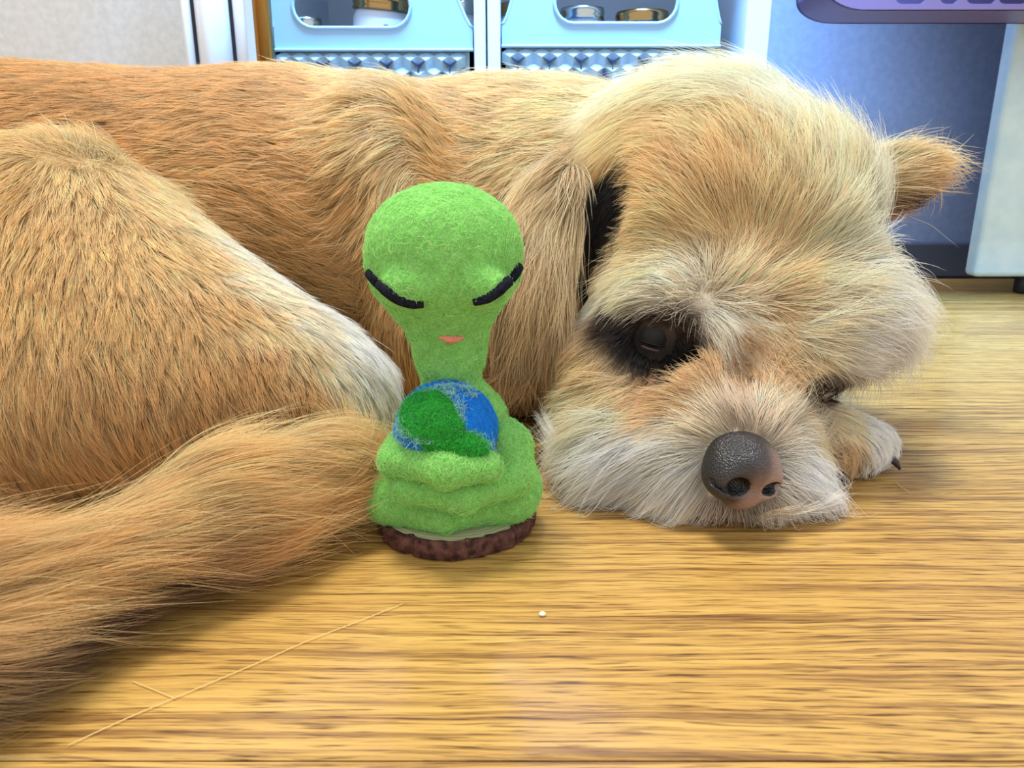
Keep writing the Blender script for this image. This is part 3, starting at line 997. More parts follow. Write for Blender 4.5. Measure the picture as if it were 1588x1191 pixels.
    ('head', 980, 600, -1, .1, 1.2, 14, (212, 184, 140)), ('head', 905, 620, -1, .15, 1.8, 18, (222, 200, 164)),
    ('head', 960, 640, -1, .1, 2.2, 20, (226, 208, 178)), ('head', 1040, 618, -.9, .2, 1.0, 14, (206, 172, 126)),
    ('head', 918, 690, -1, .35, 2.4, 24, (240, 230, 208)), ('head', 980, 700, -.9, .45, 2.9, 27, (246, 240, 228)),
    ('head', 920, 745, -.8, .65, 2.0, 24, (246, 240, 228)), ('head', 1000, 760, -.6, .9, 2.8, 27, (246, 241, 230)),
    ('head', 1060, 690, -.9, .35, 2.0, 22, (246, 240, 228)), ('head', 1070, 740, -.7, .8, 2.4, 25, (246, 240, 228)),
    ('head', 1060, 800, -.3, 1, 1.5, 24, (214, 200, 186)), ('head', 960, 792, -.5, .8, .8, 16, (96, 76, 74)), ('head', 1015, 806, -.4, 1, .8, 16, (96, 76, 74)), ('head', 1120, 815, .0, 1, 1.0, 24, (206, 192, 180)), ('head', 1118, 798, .0, 1, .4, 16, (50, 36, 36)), ('head', 1095, 805, -.2, 1, .6, 18, (110, 88, 84)),  # dark anchors here: lip colour plus painted shade under the muzzle
    ('head', 1090, 640, -.8, -.35, 1.7, 26, (206, 166, 118)), ('head', 1115, 600, -.3, -.9, 1.1, 24, (204, 162, 112)),
    ('head', 1150, 610, .0, -1, 1.7, 26, (206, 166, 116)), ('head', 1150, 570, .0, -1, 1.2, 20, (200, 156, 108)),
    ('head', 1190, 610, .5, -.8, 1.7, 26, (210, 172, 126)), ('head', 1150, 655, .0, -1, 1.0, 24, (196, 184, 172)),
    ('head', 1110, 660, -.8, -.5, 1.3, 24, (222, 208, 190)), ('head', 1195, 655, .7, -.6, 1.3, 24, (226, 214, 196)),
    ('head', 1240, 665, 1, -.1, 1.3, 20, (222, 200, 170)), ('head', 1230, 710, 1, .1, 1.8, 24, (248, 244, 236)),
    ('head', 1250, 760, .8, .6, 2.2, 28, (248, 245, 238)), ('head', 1210, 795, .4, 1, 1.5, 26, (248, 244, 236)),
    ('head', 1160, 815, .1, 1, 1.2, 26, (224, 212, 200)), ('head', 1262, 650, .8, -.5, 1.3, 16, (232, 218, 192)),
    # ears
    ('ear', 940, 268, -.9, .35, 2.0, 10, (210, 184, 140)), ('ear', 900, 300, -.9, .6, 2.6, 10, (212, 186, 144)),
    ('ear', 880, 360, -.6, .9, 3.0, 8, (206, 182, 144)), ('ear', 850, 420, -.4, 1, 3.0, 8, (184, 156, 114)),
    ('ear', 890, 420, -.1, 1, 2.8, 8, (188, 168, 136)), ('ear', 850, 500, -.15, 1, 2.6, 8, (150, 120, 80)),
    ('ear', 870, 560, .1, 1, 2.0, 8, (138, 108, 70)),
    ('ear', 1330, 275, .8, -.6, 2.0, 14, (230, 198, 146)), ('ear', 1365, 278, 1, -.5, 2.6, 12, (226, 188, 134)), ('ear', 1385, 282, 1, -.4, 2.6, 12, (222, 182, 128)),
    ('ear', 1390, 296, 1, -.2, 2.4, 12, (206, 166, 116)), ('ear', 1370, 318, 1, .15, 1.6, 12, (70, 50, 46)), ('ear', 1388, 312, 1, .2, 1.8, 12, (84, 62, 54)), ('ear', 1340, 335, 1, -.2, 1.4, 12, (150, 118, 90)),
    # paw
    ('paw', 1300, 660, .9, .35, .8, 12, (226, 214, 190)), ('paw', 1345, 668, .9, .4, .8, 12, (246, 244, 238)),
    ('paw', 1365, 690, .6, .8, .6, 12, (246, 244, 240)), ('paw', 1310, 695, .6, .8, .6, 12, (200, 180, 156)), ('paw', 1280, 700, .4, .8, .6, 12, (150, 126, 110)),
]
REGN = list(REG)


def image_dir(px, py, dx, dy):
    return nrm(ray(px + dx * 12, py + dy * 12) - ray(px, py))


# coat colours run along one ramp from gold through cream to white
RAMP = np.array([srgb(*c) for c in ((120, 80, 44), (160, 110, 60), (192, 142, 80), (212, 166, 98), (226, 188, 124), (238, 212, 162), (246, 234, 208), (250, 247, 240))])
LUMA = np.array([0.2126, 0.7152, 0.0722])


def coat(c, k=0.8):
    lin = srgb(*c)
    l = float(lin @ LUMA)
    rl_ = RAMP @ LUMA
    if l < rl_[0]:
        return lin
    r_ = np.array([np.interp(l, rl_, RAMP[:, i]) for i in range(3)])
    return r_ * k + lin * (1 - k)


anchors = {r: [] for r in REGN}
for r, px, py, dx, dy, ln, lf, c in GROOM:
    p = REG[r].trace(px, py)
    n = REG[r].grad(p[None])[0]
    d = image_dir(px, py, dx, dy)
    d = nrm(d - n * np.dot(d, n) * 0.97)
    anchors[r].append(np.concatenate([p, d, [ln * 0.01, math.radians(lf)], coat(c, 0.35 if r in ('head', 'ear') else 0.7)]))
anchors = {r: np.array(a) for r, a in anchors.items()}

EYE_L = body.trace(1016, 524)
EYE_R = body.trace(1280, 594)
head_fwd = nrm(np.array([0.28, -0.93, -0.22]))


def groom_at(P):
    """flow, length, lift, colour for points on the skin"""
    D = np.stack([REG[r].sample(P) for r in REGN], 1)
    reg = np.argmin(D, 1)
    flow = np.zeros_like(P); ln = np.zeros(len(P)); lf = np.zeros(len(P)); col = np.zeros_like(P)
    for i, r in enumerate(REGN):
        s = np.where(reg == i)[0]
        A = anchors[r]
        for c0 in range(0, len(s), 60000):
            k = s[c0:c0 + 60000]
            d2 = ((P[k][:, None, :] - A[None, :, :3]) ** 2).sum(-1)
            w = 1.0 / (d2 + 0.0045 ** 2) ** 2
            w /= w.sum(1, keepdims=True)
            flow[k] = w @ A[:, 3:6]
            ln[k] = w @ A[:, 6]; lf[k] = w @ A[:, 7]
            w2 = 1.0 / (d2 + 0.0035 ** 2) ** 2.5
            w2 /= w2.sum(1, keepdims=True)
            col[k] = w2 @ A[:, 8:11]
    return reg, flow, ln, lf, col


V, F = body.mesh()
dog = empty('dog', (-0.02, 0.36, 0.0))
tag(dog, 'tan long-haired small dog lying curled with its chin on the oak floor', 'dog')
me = np_mesh(V, F, 'body')
_, _, _, _, vc = groom_at(V)
point_color(me, vc ** 0.8 * 0.66)
link('body', me, M_SKIN, dog)


# ---------------------------------------------------------------- fur
def vnoise(P, freq, seed):
    """cheap smooth noise from a few sines"""
    r = np.random.default_rng(seed)
    out = np.zeros(len(P))
    for _ in range(6):
        k = r.normal(size=3) * freq
        out += np.sin(P @ k + r.random() * 6.28)
    return out / 6 ** 0.5


def dens(C, n):
    view = nrm(np.array([0, 0, CAM_H]) - C)
    facing = (n * view).sum(1)
    w = np.where(facing > -0.25, 1.0, 0.22)
    w *= np.where(C[:, 2] < 0.004, 0.05, 1.0)
    w *= np.where(C[:, 0] < -0.30, 0.25, 1.0)
    w *= np.where((C[:, 0] > 0.01) & (C[:, 1] < 0.37), 1.5, 1.0)
    # nearer fur shows finer detail
    return w * (0.30 / np.maximum(C[:, 1], 0.13)) ** 1.2


def grow(R, K, clump_r, clump_amt, lscale=1.0, lift_add=0.0, wob=0.12, col_jit=0.13):
    n = len(R)
    reg, flow, ln, lf, col = groom_at(R)
    # smooth wander of the lay so the coat breaks into locks
    nn = body.grad(R)
    side = np.cross(nn, flow)
    mag = np.linalg.norm(flow, axis=1)
    rnd = np.cross(nn, nrm(rng.normal(size=R.shape)))
    flow = flow + rnd * np.clip(0.75 - mag, 0, 0.6)[:, None]
    flow = flow + side * (vnoise(R, 260, 3) * 0.16 + vnoise(R, 700, 4) * wob)[:, None]
    flow = nrm(flow - nn * (flow * nn).sum(1, keepdims=True))
    ln = ln * lscale * (0.72 + 0.5 * rng.random(n)) * (1 + 0.12 * vnoise(R, 300, 5))
    lf = lf + lift_add + np.radians(rng.normal(0, 5, n))
    d = flow * np.cos(lf)[:, None] + nn * np.sin(lf)[:, None]
    P = np.zeros((n, K, 3)); P[:, 0] = R - nn * 0.0006
    p = P[:, 0].copy()
    kink = rng.normal(size=(n, 3)) * 0.10
    for k in range(1, K):
        p = p + d * (ln / (K - 1))[:, None]
        h = body.sample(p); g = body.grad(p)
        floor_ = 0.0007 + 0.0003 * k
        push = np.maximum(floor_ - h, 0)
        p = p + g * np.minimum(push, 0.004)[:, None]
        p[:, 2] = np.maximum(p[:, 2], 0.0004)
        P[:, k] = p
        dn = (d * g).sum(1, keepdims=True)
        d = d - g * dn * 0.34
        d = d + kink * (k / K) + np.array([0, 0, -0.05])
        d = nrm(d)
    # clumps
    m = max(8, int(n / clump_r))
    ci = rng.choice(n, m, replace=False)
    kd = kdtree.KDTree(m)
    for j, i in enumerate(ci):
        kd.insert(R[i], j)
    kd.balance()
    own = np.array([ci[kd.find(q)[1]] for q in R])
    ok = reg[own] == reg
    amt = np.where(ok, clump_amt * (0.6 + 0.6 * rng.random(n)), 0)
    lr = (ln / np.maximum(ln[own], 1e-5))
    for k in range(1, K):
        t = (k / (K - 1)) ** 1.3
        tgt = P[own, k] + (P[own, k] - P[own, k - 1]) * ((lr - 1) * k * 0.7)[:, None].clip(-1, 1)
        P[:, k] += (tgt - P[:, k]) * (amt * t)[:, None]
        P[:, k, 2] = np.maximum(P[:, k, 2], 0.0004)
    # colour variation, per lock and per hair
    cn = rng.normal(0, 1, n)
    col = col * np.exp(col_jit * 0.9 * rng.normal(0, 1, n)[own] + col_jit * cn + 0.06 * vnoise(R, 200, 9))[:, None]
    warm = (0.02 * rng.normal(0, 1, n)[own])[:, None]
    col = col * np.concatenate([1 + warm * 0.3, 1 - warm * 0.2, 1 - warm], 1)
    lum = col.mean(1, keepdims=True)
    gam = 0.76 + 0.34 * np.clip(1 - lum / 0.16, 0, 1)
    col = np.clip(col, 0.003, 0.95) ** gam * np.array([1.0, 0.98, 0.955])
    return P, np.clip(col, 0.004, 0.93), reg, ln


def keep_roots(R):
    de = np.minimum(np.linalg.norm(R - EYE_L, axis=1), np.linalg.norm(R - EYE_R, axis=1) + 0.003)
    q = R - NOSE
    dn_ = np.linalg.norm(q * np.array([1, 0.9, 1]), axis=1)
    return (de > 0.0068) & (dn_ > 0.0110) & (R[:, 2] > 0.0022)


N_FUR = 430000
R = surface_samples(V, F, N_FUR, dens)
R = R[keep_roots(R)]
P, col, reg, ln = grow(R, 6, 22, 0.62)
taper = np.array([1.0, 1.0, 0.95, 0.8, 0.55, 0.15])
near = np.clip(R[:, 1] / 0.30, 0.55, 1.5)
rad = (0.000082 * near * (0.7 + 0.6 * rng.random(len(R))))[:, None] * taper
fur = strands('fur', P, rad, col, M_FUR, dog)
fur['kind'] = 'stuff'
fur['label'] = 'tan and cream coat with a white muzzle'

# finer bright guard hairs and wild strands over the coat
HEADZ = lambda C: (C[:, 0] > 0.005) & (C[:, 1] < 0.37)
R2 = surface_samples(V, F, 76000, lambda C, n: dens(C, n) * np.where(HEADZ(C), 2.6, 0.8))
R2 = R2[keep_roots(R2)]
P2, col2, reg2, ln2 = grow(R2, 8, 5, 0.30, 1.28, math.radians(10), 0.3, 0.10)
dark2 = col2.mean(1, keepdims=True) < 0.12
col2 = np.where(dark2, col2, np.clip(col2 * 1.15 + 0.06, 0, 0.86))
t8 = np.array([1, 1, 1, .95, .85, .7, .5, .12])
rad2 = (0.000068 * np.clip(R2[:, 1] / 0.28, 0.6, 1.5) * (0.8 + 0.5 * rng.random(len(R2))))[:, None] * t8
# a few long single hairs that stick out
LONG = [(0.333, [(1372, 322), (1405, 333), (1445, 350), (1487, 384)]), (0.334, [(1360, 300), (1385, 270), (1405, 252), (1425, 240)]),
        (0.333, [(1370, 290), (1395, 268), (1420, 252), (1440, 246)]), (0.29, [(1340, 560), (1375, 580), (1405, 590), (1440, 594)]),
        (0.285, [(1300, 580), (1322, 600), (1330, 625), (1336, 655)]), (0.235, [(1060, 790), (1068, 812), (1078, 826), (1092, 836)]),
        (0.235, [(1050, 780), (1062, 806), (1092, 822), (1098, 840)]), (0.243, [(940, 760), (930, 790), (934, 808), (944, 822)]),
        (0.288, [(1350, 500), (1385, 505), (1412, 522), (1440, 545)]), (0.30, [(1350, 440), (1380, 425), (1402, 420), (1420, 416)])]
LP = []
for Y_, pl in LONG:
    q0, q1, q2, q3 = [W(x, y, Y_) for x, y in pl]
    LP.append([q0, (q0 + q1) / 2, q1, (q1 + q2) / 2, q2, q2 * .6 + q3 * .4, q2 * .25 + q3 * .75, q3])
LP = np.maximum(np.array(LP), np.array([-9, -9, 0.0005]))
P2 = np.concatenate([P2, LP])
rad2 = np.concatenate([rad2, np.full((len(LP), 8), 0.00008) * t8])
col2 = np.concatenate([col2, np.tile(srgb(248, 238, 214), (len(LP), 1))])
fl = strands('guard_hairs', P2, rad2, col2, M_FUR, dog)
fl['kind'] = 'stuff'


# ---------------------------------------------------------------- nose
nf = nrm(np.array([0.26, -0.95, -0.12]))
nr = nrm(np.cross(nf, [0, 0, 1.0]))            # the dog's nose, right in the picture
nr = nr if nr[0] > 0 else -nr
nu = np.cross(nr, nf); nu = nu if nu[2] > 0 else -nu
rl = math.radians(-7)
nr, nu = nr * math.cos(rl) + nu * math.sin(rl), nu * math.cos(rl) - nr * math.sin(rl)
NR = np.stack([nr, nf, nu], 1)
def nloc(x, y, z): return NOSE + NR @ np.array([x, y, z])


ns = Sdf(NOSE - 0.020, NOSE + 0.020, 0.00045)
ns.add(ellipsoid(nloc(0, -0.001, 0.003), (0.0112, 0.0110, 0.0085), NR), 0.003)
ns.add(ellipsoid(nloc(-0.0070, 0.0012, -0.0022), (0.0056, 0.0080, 0.0062), NR), 0.004)
ns.add(ellipsoid(nloc(0.0070, 0.0012, -0.0022), (0.0056, 0.0080, 0.0062), NR), 0.004)
ns.add(ellipsoid(nloc(0, 0.001, -0.006), (0.0058, 0.0075, 0.0066), NR), 0.005)
ns.add(ellipsoid(nloc(-0.0056, 0.0098, -0.0016), (0.0038, 0.0054, 0.0033), NR), 0.0015, sub=True)
ns.add(ellipsoid(nloc(0.0066, 0.0096, -0.0024), (0.0036, 0.0054, 0.0026), NR), 0.0015, sub=True)
ns.add(capsule(nloc(-0.0085, 0.0078, -0.0030), nloc(-0.0118, 0.0035, -0.0022), 0.0011, 0.0008), 0.001, sub=True)
ns.add(capsule(nloc(0.0090, 0.0078, -0.0030), nloc(0.0122, 0.0035, -0.0026), 0.0013, 0.0008), 0.001, sub=True)
ns.add(capsule(nloc(0, 0.0100, -0.0050), nloc(0, 0.0085, -0.0125), 0.0006, 0.0009), 0.001, sub=True)
nv, nfc = ns.mesh()
q = (nv - NOSE) @ NR
black, pink = srgb(38, 36, 39), srgb(158, 128, 122)
w = 1 / (1 + np.exp(-(q[:, 0] * 420 - q[:, 2] * 260 - 0.1 + 0.5 * vnoise(nv, 500, 2)) * 1.4))
w *= 1 / (1 + np.exp(-(q[:, 1] - 0.003) * 900))
inner = np.minimum(np.linalg.norm((q - np.array([-0.0056, 0.0080, -0.0016])) / np.array([.0039, .006, .0034]), axis=1),
                   np.linalg.norm((q - np.array([0.0066, 0.0078, -0.0024])) / np.array([.0037, .006, .0027]), axis=1))
ncol = black + (pink - black) * w[:, None]
ncol = np.where((inner < 1.0)[:, None], srgb(14, 9, 9), ncol)
me = np_mesh(nv, nfc, 'nose')
point_color(me, ncol)
o = link('nose', me, M_NOSE, dog)
o['label'] = 'moist nose, black turning pinkish brown on one side'


# ---------------------------------------------------------------- eyes
def cap_mesh(c, r, fwd, up, a0, a1, half=1.35, nu_=14, nv_=10, thick=0.0):
    """strip of a sphere between two elevation angles, seen from fwd"""
    rt = nrm(np.cross(fwd, up)); up2 = np.cross(rt, fwd)
    vs, fs = [], []
    for i in range(nu_ + 1):
        a = -half + 2 * half * i / nu_
        squeeze = math.cos(a / half * math.pi / 2) ** 0.5
        mid = -0.15
        for j in range(nv_ + 1):
            e = a0 + (a1 - a0) * j / nv_
            e = mid + (e - mid) * (0.15 + 0.85 * squeeze) if j == nv_ or True else e
            d = fwd * (math.cos(a) * math.cos(e)) + rt * (math.sin(a) * math.cos(e)) + up2 * math.sin(e)
            vs.append(c + d * r)
    for i in range(nu_):
        for j in range(nv_):
            b = i * (nv_ + 1) + j
            fs.append((b, b + 1, b + nv_ + 2, b + nv_ + 1))
    return vs, fs


def make_eye(S, roll, r=0.0082):
    n = body.grad(S[None])[0]
    fwd = nrm(n * 0.5 + np.array([-0.05, -0.85, -0.05]) * 0.9)
    up = nrm(np.array([math.sin(roll), 0, math.cos(roll)]))
    c = S - fwd * (r * 0.88)
    v, f = lathe([(0.0001, -r)] + [(r * math.cos(a), r * math.sin(a)) for a in np.linspace(-1.5, 1.5, 17)] + [(0.0001, r)], 24, tuple(c))
    e = link('eye', mesh_from(v, f), M_EYE, dog)
    v, f = cap_mesh(c, r * 1.07, fwd, up, 1.3, -0.22)
    link('upper_lid', mesh_from(v, f), M_LID, e)
    v, f = cap_mesh(c, r * 1.07, fwd, up, -1.3, -0.48)
    link('lower_lid', mesh_from(v, f), M_LID, e)
    rt = nrm(np.cross(fwd, up)); up2 = np.cross(rt, fwd)
    for e0_, rr in ((-0.22, 0.00045), (-0.48, 0.0006)):
        pts = []
        for i in range(17):
            a = -1.3 + 2.6 * i / 16
            sq = math.cos(a / 1.35 * math.pi / 2) ** 0.5
            el = -0.15 + (e0_ + 0.15) * (0.15 + 0.85 * sq)
            pts.append(c + (fwd * math.cos(a) * math.cos(el) + rt * math.sin(a) * math.cos(el) + up2 * math.sin(el)) * r * 1.08)
        v, f = tube(pts, rr, 6)
        link('lid_rim', mesh_from(v, f), M_RIM if e0_ < -0.3 else M_LID, e)
    return e


make_eye(EYE_L, math.radians(14))
make_eye(EYE_R, math.radians(14))

# ---------------------------------------------------------------- claws
for (c, r), (dx, dy) in zip(TOES, ((0.7, -0.7), (0.45, -0.9), (0.2, -1.0))):
    d = nrm(np.array([dx, dy, -0.12]))
    a = c + d * (r * 0.75) + np.array([0, 0, -0.001])
    pts = [a, a + d * 0.003 + np.array([0, 0, -0.0002]), a + d * 0.0055 + np.array([0, 0, -0.0016]), a + d * 0.0072 + np.array([0, 0, -0.0036])]
    pts = [np.maximum(p, [-9, -9, 0.0008]) for p in pts]
    tube_obj('claw', pts, [0.0019, 0.0018, 0.0013, 0.0004], M_CLAW, dog, 10)
# ================================================================ felted alien figurine
AY = 0.2295                                  # depth of the figurine's axis
AC = np.array([-0.0183, 0.2287, 0.0])
M_FELT = attr_material('green_felt', 0.95, 0.08, bump=0.9, bscale=1400)
M_FIBRE = hair_material('felt_fibre', rough=0.7, trans=0.35, tipgain=1.05, rootgain=0.9)
M_BARK = noise_color(new_mat('bark', rough=0.85, spec=0.2), rgba(58, 34, 30), rgba(112, 76, 66), 380, 5, bump=0.8, bump_d=0.0012)


def wood_slice_material():
    m = new_mat('cut_wood', rough=0.6, spec=0.3)
    b = m.node_tree.nodes['Principled BSDF']
    tc = N(m, 'ShaderNodeTexCoord')
    mp = N(m, 'ShaderNodeMapping')
    mp.inputs['Location'].default_value = (0.0, 0.0, 0.0)
    L(m, tc.outputs['Object'], mp.inputs['Vector'])
    wv = N(m, 'ShaderNodeTexWave'); wv.wave_type = 'RINGS'; wv.rings_direction = 'Z'
    wv.inputs['Scale'].default_value = 190; wv.inputs['Distortion'].default_value = 2.5; wv.inputs['Detail'].default_value = 3
    L(m, mp.outputs['Vector'], wv.inputs['Vector'])
    rp = N(m, 'ShaderNodeValToRGB')
    rp.color_ramp.elements[0].color = rgba(176, 168, 136); rp.color_ramp.elements[1].color = rgba(204, 200, 168)
    L(m, wv.outputs['Fac'], rp.inputs['Fac'])
    L(m, rp.outputs['Color'], b.inputs['Base Color'])
    return m


M_SLICE = wood_slice_material()
fig = empty('alien_figurine', tuple(AC))
tag(fig, 'green felted wool alien figurine with closed eyes hugging a small globe', 'figurine')

# wood slice base
base = empty('wood_base', tuple(AC)); base.parent = fig; base.matrix_parent_inverse = Matrix.Translation(-Vector(fig.location))
nb = 120
vs, fs, vt, ft = [], [], [], []
def rim(a):
    return 0.0258 * (1 + 0.012 * math.sin(3 * a + 1) + 0.008 * math.sin(7 * a) + 0.007 * math.sin(17 * a + 2) + 0.006 * math.sin(31 * a))


notches = [math.radians(d) for d in (-62, -78, -38, -120, -150, 20)]
prof = [(0.965, 0.0), (0.995, 0.0008), (1.0, 0.003), (0.99, 0.0052), (0.955, 0.0064), (0.925, 0.0062)]
for fr, z in prof:
    for k in range(nb):
        a = 2 * math.pi * k / nb
        r = rim(a) * fr
        for q_ in notches:
            dd = abs((a - q_ + math.pi) % (2 * math.pi) - math.pi)
            r -= 0.0010 * math.exp(-(dd / 0.03) ** 2)
        vs.append((AC[0] + r * math.cos(a), AC[1] + r * math.sin(a), z))
for i in range(len(prof) - 1):
    for k in range(nb):
        fs.append((i * nb + k, i * nb + (k + 1) % nb, (i + 1) * nb + (k + 1) % nb, (i + 1) * nb + k))
link('bark', mesh_from(vs, fs), M_BARK, None).parent = base
bpy.data.objects['bark'].matrix_parent_inverse = Matrix.Translation(-Vector(fig.location))
for k in range(nb):
    a = 2 * math.pi * k / nb
    r = rim(a) * 0.93
    vt.append((r * math.cos(a), r * math.sin(a), 0.0061))
vt += [(x * 0.99, y * 0.99, 0.0) for x, y, _ in vt]
ft = [tuple(range(nb)), tuple(reversed(range(nb, 2 * nb)))] + [(k, nb + k, nb + (k + 1) % nb, (k + 1) % nb) for k in range(nb)]
cw = link('cut_face', mesh_from(vt, ft), M_SLICE, None, smooth=False)
cw.parent = base; cw.location = (AC[0], AC[1], 0); cw.matrix_parent_inverse = Matrix.Translation(-Vector(fig.location))

ALO, AHI = (-0.058, 0.185, 0.002), (0.022, 0.272, 0.112)


def A(px, py, Y=AY):
    return W(px, py, Y)


GREEN = srgb(154, 216, 124)
fibre_src = []


def felt_part(name, build, color, h=0.0008, lo=ALO, hi=AHI, parent=fig, n_fib=0, lump=0.00016):
    S = Sdf(lo, hi, h)
    S.g[:] = 0.03
    build(S)
    G = np.stack(np.meshgrid(*S.ax, indexing='ij'), -1).reshape(-1, 3)
    S.g += (lump * (vnoise(G, 420, 21) + 0.6 * vnoise(G, 900, 22))).reshape(S.g.shape).astype(np.float32)
    V_, F_ = S.mesh()
    me = np_mesh(V_, F_, name)
    c = np.array(color)[None] * np.exp(0.07 * vnoise(V_, 900, 23) + 0.05 * vnoise(V_, 2500, 24))[:, None]
    point_color(me, c)
    o = link(name, me, M_FELT, None)
    o.parent = parent
    o.matrix_parent_inverse = Matrix.Translation(-Vector(fig.location))
    if n_fib:
        fibre_src.append((S, V_, F_, np.array(color), n_fib))
    return o, S


hx = lambda px, py: A(px, py)[0]


def head_fn(S):
    top = A(688, 392); r = 0.0222
    S.add(ellipsoid(A(688, 395), (0.0225, 0.0205, 0.0190)), 0.004)
    S.add(ellipsoid(A(688, 378), (0.0215, 0.0205, 0.0165)), 0.004)
    S.add(capsule(A(690, 440), A(697, 540), 0.0190, 0.0098), 0.008)
    S.add(capsule(A(697, 540), A(700, 600), 0.0092, 0.0084), 0.006)
    for ex, ey in ((632, 446), (752, 446)):           # closed lids
        p = A(ex, ey, AY - 0.0180)
        S.add(ellipsoid(p, (0.0068, 0.0040, 0.0046)), 0.004)


head, HS = felt_part('head', head_fn, GREEN, n_fib=17000)


def torso_fn(S):
    S.add(capsule(A(701, 596), A(706, 640), 0.0090, 0.0150), 0.004)
    S.add(capsule(A(705, 662, AY + 0.003), A(708, 760, AY + 0.003), 0.0150, 0.0200), 0.006)


felt_part('torso', torso_fn, GREEN * 0.97, n_fib=5000)


def leg_fn(side):
    def fn(S):
        if side > 0:
            S.add(capsule(A(775, 690, 0.234), A(792, 755, 0.228), 0.0090, 0.0095), 0.005)
            S.add(ellipsoid(A(788, 762, 0.222), (0.0092, 0.0100, 0.0085)), 0.004)
            S.add(capsule(A(784, 772, 0.221), A(705, 790, 0.2135), 0.0072, 0.0060), 0.005)
        else:
            S.add(capsule(A(636, 705, 0.234), A(610, 755, 0.228), 0.0090, 0.0092), 0.005)
            S.add(ellipsoid(A(608, 762, 0.2225), (0.0085, 0.0095, 0.0085)), 0.004)
            S.add(capsule(A(612, 776, 0.220), A(688, 794, 0.2122), 0.0075, 0.0062), 0.005)
        S.g = np.maximum(S.g, (0.0062 - S.ax[2][None, None, :]).astype(np.float32))
    return fn


felt_part('leg', leg_fn(1), GREEN, n_fib=5000)
felt_part('leg', leg_fn(-1), GREEN * 1.02, n_fib=5000)


def arm_upper(S):
    S.add(capsule(A(628, 690, 0.219), A(616, 712, 0.210), 0.0050, 0.0047), 0.003)
    S.add(capsule(A(616, 713, 0.209), A(690, 727, 0.2000), 0.0046, 0.0047), 0.003)
    S.add(capsule(A(690, 727, 0.2000), A(756, 724, 0.2030), 0.0047, 0.0040), 0.003)


def arm_lower(S):
    S.add(capsule(A(788, 690, 0.219), A(796, 735, 0.214), 0.0072, 0.0060), 0.003)
    S.add(capsule(A(796, 740, 0.213), A(720, 768, 0.2040), 0.0052, 0.0043), 0.003)
    S.add(capsule(A(720, 768, 0.2040), A(628, 758, 0.2065), 0.0043, 0.0040), 0.003)


felt_part('arm', arm_upper, GREEN * 1.06, n_fib=5000)
felt_part('arm', arm_lower, GREEN * 1.04, n_fib=5000)

# globe with continents
GC = A(693, 670, 0.2165); GR = 0.0152


def globe_fn(S): S.add(ellipsoid(GC, (GR, GR, GR)), 0.001)


globe, GS = felt_part('globe', globe_fn, srgb(26, 140, 232), n_fib=4000, lump=0.0002)
globe['label'] = 'blue felt globe with green continents'


def patch(name, spots, color, rise, nfib):
    def fn(S):
        for px, py, a, b_, rot in spots:
            p = GS.trace(px, py)
            n = nrm(p - GC)
            ax = image_dir(px, py, math.cos(rot), math.sin(rot))
            S.add(ellipsoid(p - n * 0.0004, (a, b_, rise), frame(ax, n)), 0.0015)
    o, _ = felt_part(name, fn, color, parent=globe, n_fib=nfib, lump=0.0002)
    return o


patch('cloud_edge', [(668, 644, .0094, .0082, -.3), (706, 690, .0094, .0044, .1), (632, 664, .0036, .0052, .2), (706, 604, .0060, .0022, .1), (756, 706, .0022, .0048, .2)], srgb(150, 205, 190), 0.0014, 1200)
patch('continent', [(662, 642, .0078, .0072, -.3), (682, 662, .0076, .0056, .8)], srgb(40, 168, 52), 0.0030, 2200)
patch('continent', [(706, 691, .0090, .0042, .12)], srgb(42, 170, 52), 0.0030, 1400)

M_BLACKFELT = noise_color(new_mat('black_felt', rough=0.95, spec=0.1), rgba(16, 18, 28), rgba(34, 36, 48), 1500, 3, bump=0.8, bump_d=0.0004)
M_PINKFELT = noise_color(new_mat('pink_felt', rough=0.95, spec=0.1), rgba(206, 128, 104), rgba(226, 154, 128), 1500, 3, bump=0.8, bump_d=0.0004)


def on_head(px, py, off=0.0):
    p = HS.trace(px, py, 0.1, 0.3)
    return p + HS.grad(p[None])[0] * off


def felt_line(pix, rads, n_per=6):
    pts, rr = [], []
    P_ = [np.array(p, float) for p in pix]
    for i in range(len(P_) - 1):
        for j in range(n_per):
            t = j / n_per
            pts.append(P_[i] * (1 - t) + P_[i + 1] * t); rr.append(rads[i] * (1 - t) + rads[i + 1] * t)
    pts.append(P_[-1]); rr.append(rads[-1])
    # smooth the polyline before laying it on the head
    Q = np.array(pts)
    for _ in range(3):
        Q[1:-1] = (Q[:-2] + 2 * Q[1:-1] + Q[2:]) / 4
    W3 = [on_head(x, y, 0.0002) for x, y in Q]
    return tube(W3, rr, 10)


for main, lashes in (
    ([(574, 424), (586, 436), (600, 451), (618, 464), (640, 471), (657, 470)], [[(598, 447), (574, 453)], [(586, 434), (569, 409)]]),
    ([(736, 467), (754, 463), (772, 452), (786, 438), (797, 424), (803, 414)], [[(782, 441), (803, 447)], [(799, 420), (806, 403)]]),
):
    r0 = [0.0015, 0.0017, 0.0016, 0.0015, 0.0014, 0.0011] if main[0][0] < 700 else [0.0011, 0.0014, 0.0015, 0.0016, 0.0017, 0.0015]
    v, f = felt_line(main, r0)
    e = link('closed_eye_line', mesh_from(v, f), M_BLACKFELT, None)
    e.parent = fig; e.matrix_parent_inverse = Matrix.Translation(-Vector(fig.location))
    e['label'] = 'black felt closed eye'
    for l in lashes:
        v, f = felt_line(l, [0.0013, 0.0007])
        q_ = link('eyelash', mesh_from(v, f), M_BLACKFELT, None)
        q_.parent = e; q_.matrix_parent_inverse = Matrix.Translation(-Vector(fig.location))
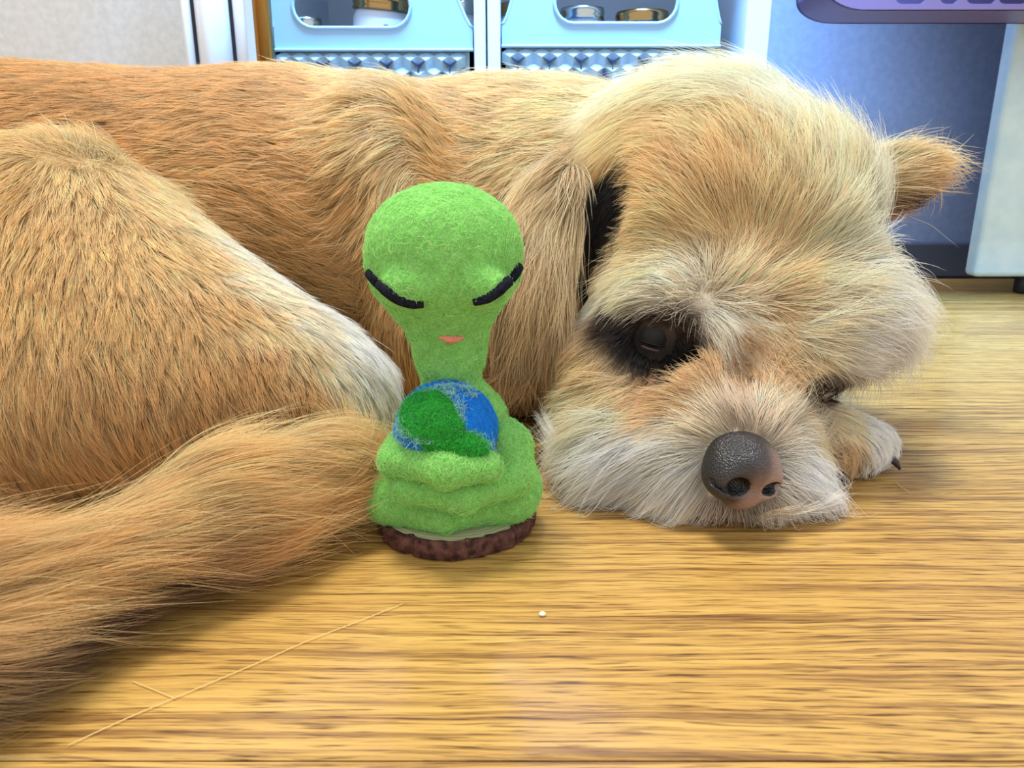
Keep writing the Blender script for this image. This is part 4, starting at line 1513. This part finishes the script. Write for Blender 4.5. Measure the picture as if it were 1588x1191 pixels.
v, f = felt_line([(681, 522), (692, 524), (700, 525), (708, 524), (719, 522)], [0.0004, 0.0011, 0.0014, 0.0011, 0.0004])
mo = link('mouth', mesh_from(v, f), M_PINKFELT, None)
mo.parent = fig; mo.matrix_parent_inverse = Matrix.Translation(-Vector(fig.location))
mo['label'] = 'small pink felt mouth'

# loose wool fibres standing off the felt
FP, FC, FR = [], [], []
for S, V_, F_, c_, n_ in fibre_src:
    R_ = surface_samples(V_, F_, int(n_ * 2.0), lambda C, n: np.where((n * nrm(np.array([0, 0, CAM_H]) - C)).sum(1) > -0.3, 1.0, 0.25))
    nn = S.grad(R_)
    t = nrm(np.cross(nn, rng.normal(size=nn.shape)))
    b_ = np.cross(nn, t)
    ln_ = 0.0018 + 0.0034 * rng.random(len(R_)) ** 2
    curl = rng.normal(0, 2.2, len(R_))
    lift_ = np.abs(rng.normal(0.18, 0.30, len(R_)))
    p = R_ - nn * 0.0001
    seq = [p]
    K_ = 6
    for k in range(1, K_):
        a = curl * k / K_
        d = t * np.cos(a)[:, None] + b_ * np.sin(a)[:, None] + nn * (lift_ * (1.3 - 0.42 * k))[:, None]
        p = p + nrm(d) * (ln_ / K_)[:, None]
        h_ = S.sample(p)
        p = p + S.grad(p) * np.maximum(0.00012 - h_, 0)[:, None]
        seq.append(p)
    FP.append(np.stack(seq, 1))
    FC.append(c_[None] * np.exp(rng.normal(0.2, 0.25, (len(R_), 1))) + 0.02)
    FR.append(np.full((len(R_), K_), 0.000042) * (0.7 + 0.6 * rng.random((len(R_), 1))))
ff = strands('wool_fibres', np.concatenate(FP), np.concatenate(FR), np.clip(np.concatenate(FC), 0, 0.9), M_FIBRE, fig)
ff['kind'] = 'stuff'
# ---------------------------------------------------------------- shed hairs and a crumb on the floor
M_STRAND = new_mat('pale_hair', rgba(240, 206, 140), 0.4)
M_CRUMB = new_mat('crumb', rgba(246, 236, 216), 0.6)


def floor_hair(label, pix, r, z=0.0005):
    pts = [H(x, y, z) for x, y in pix]
    Q = []
    for i in range(len(pts) - 1):
        for j in range(6):
            Q.append(pts[i] + (pts[i + 1] - pts[i]) * j / 6)
    Q.append(pts[-1])
    Q = np.array(Q)
    for _ in range(4):
        Q[1:-1] = (Q[:-2] + 2 * Q[1:-1] + Q[2:]) / 4
    v, f = tube(Q, r, 6)
    o = link('shed_hair', mesh_from(v, f), M_STRAND)
    tag(o, label, 'hair', 'shed hairs on the floor')


floor_hair('long straight pale hair lying on the oak below the tail', [(105, 1156), (200, 1112), (300, 1070), (400, 1028), (480, 992), (560, 962), (625, 936)], 0.00010)
floor_hair('short curved hair lying beside the dark underside of the tail', [(205, 1056), (230, 1066), (272, 1083)], 0.00010)
floor_hair('short pale hair on the floor right of the muzzle', [(1388, 746), (1398, 756), (1412, 764)], 0.00012)
c = H(841, 952, 0.0006)
bm = bmesh.new()
bmesh.ops.create_icosphere(bm, subdivisions=2, radius=0.0008)
for v_ in bm.verts:
    k_ = 1 + 0.18 * math.sin(v_.co.x * 4000) * math.cos(v_.co.y * 3000)
    v_.co = Vector((v_.co.x * 1.2 * k_, v_.co.y * k_, v_.co.z * 0.7)) + Vector(c)
o = bm_obj('crumb', bm, M_CRUMB, None, True)
tag(o, 'tiny white crumb on the oak floor in front of the figurine', 'crumb')
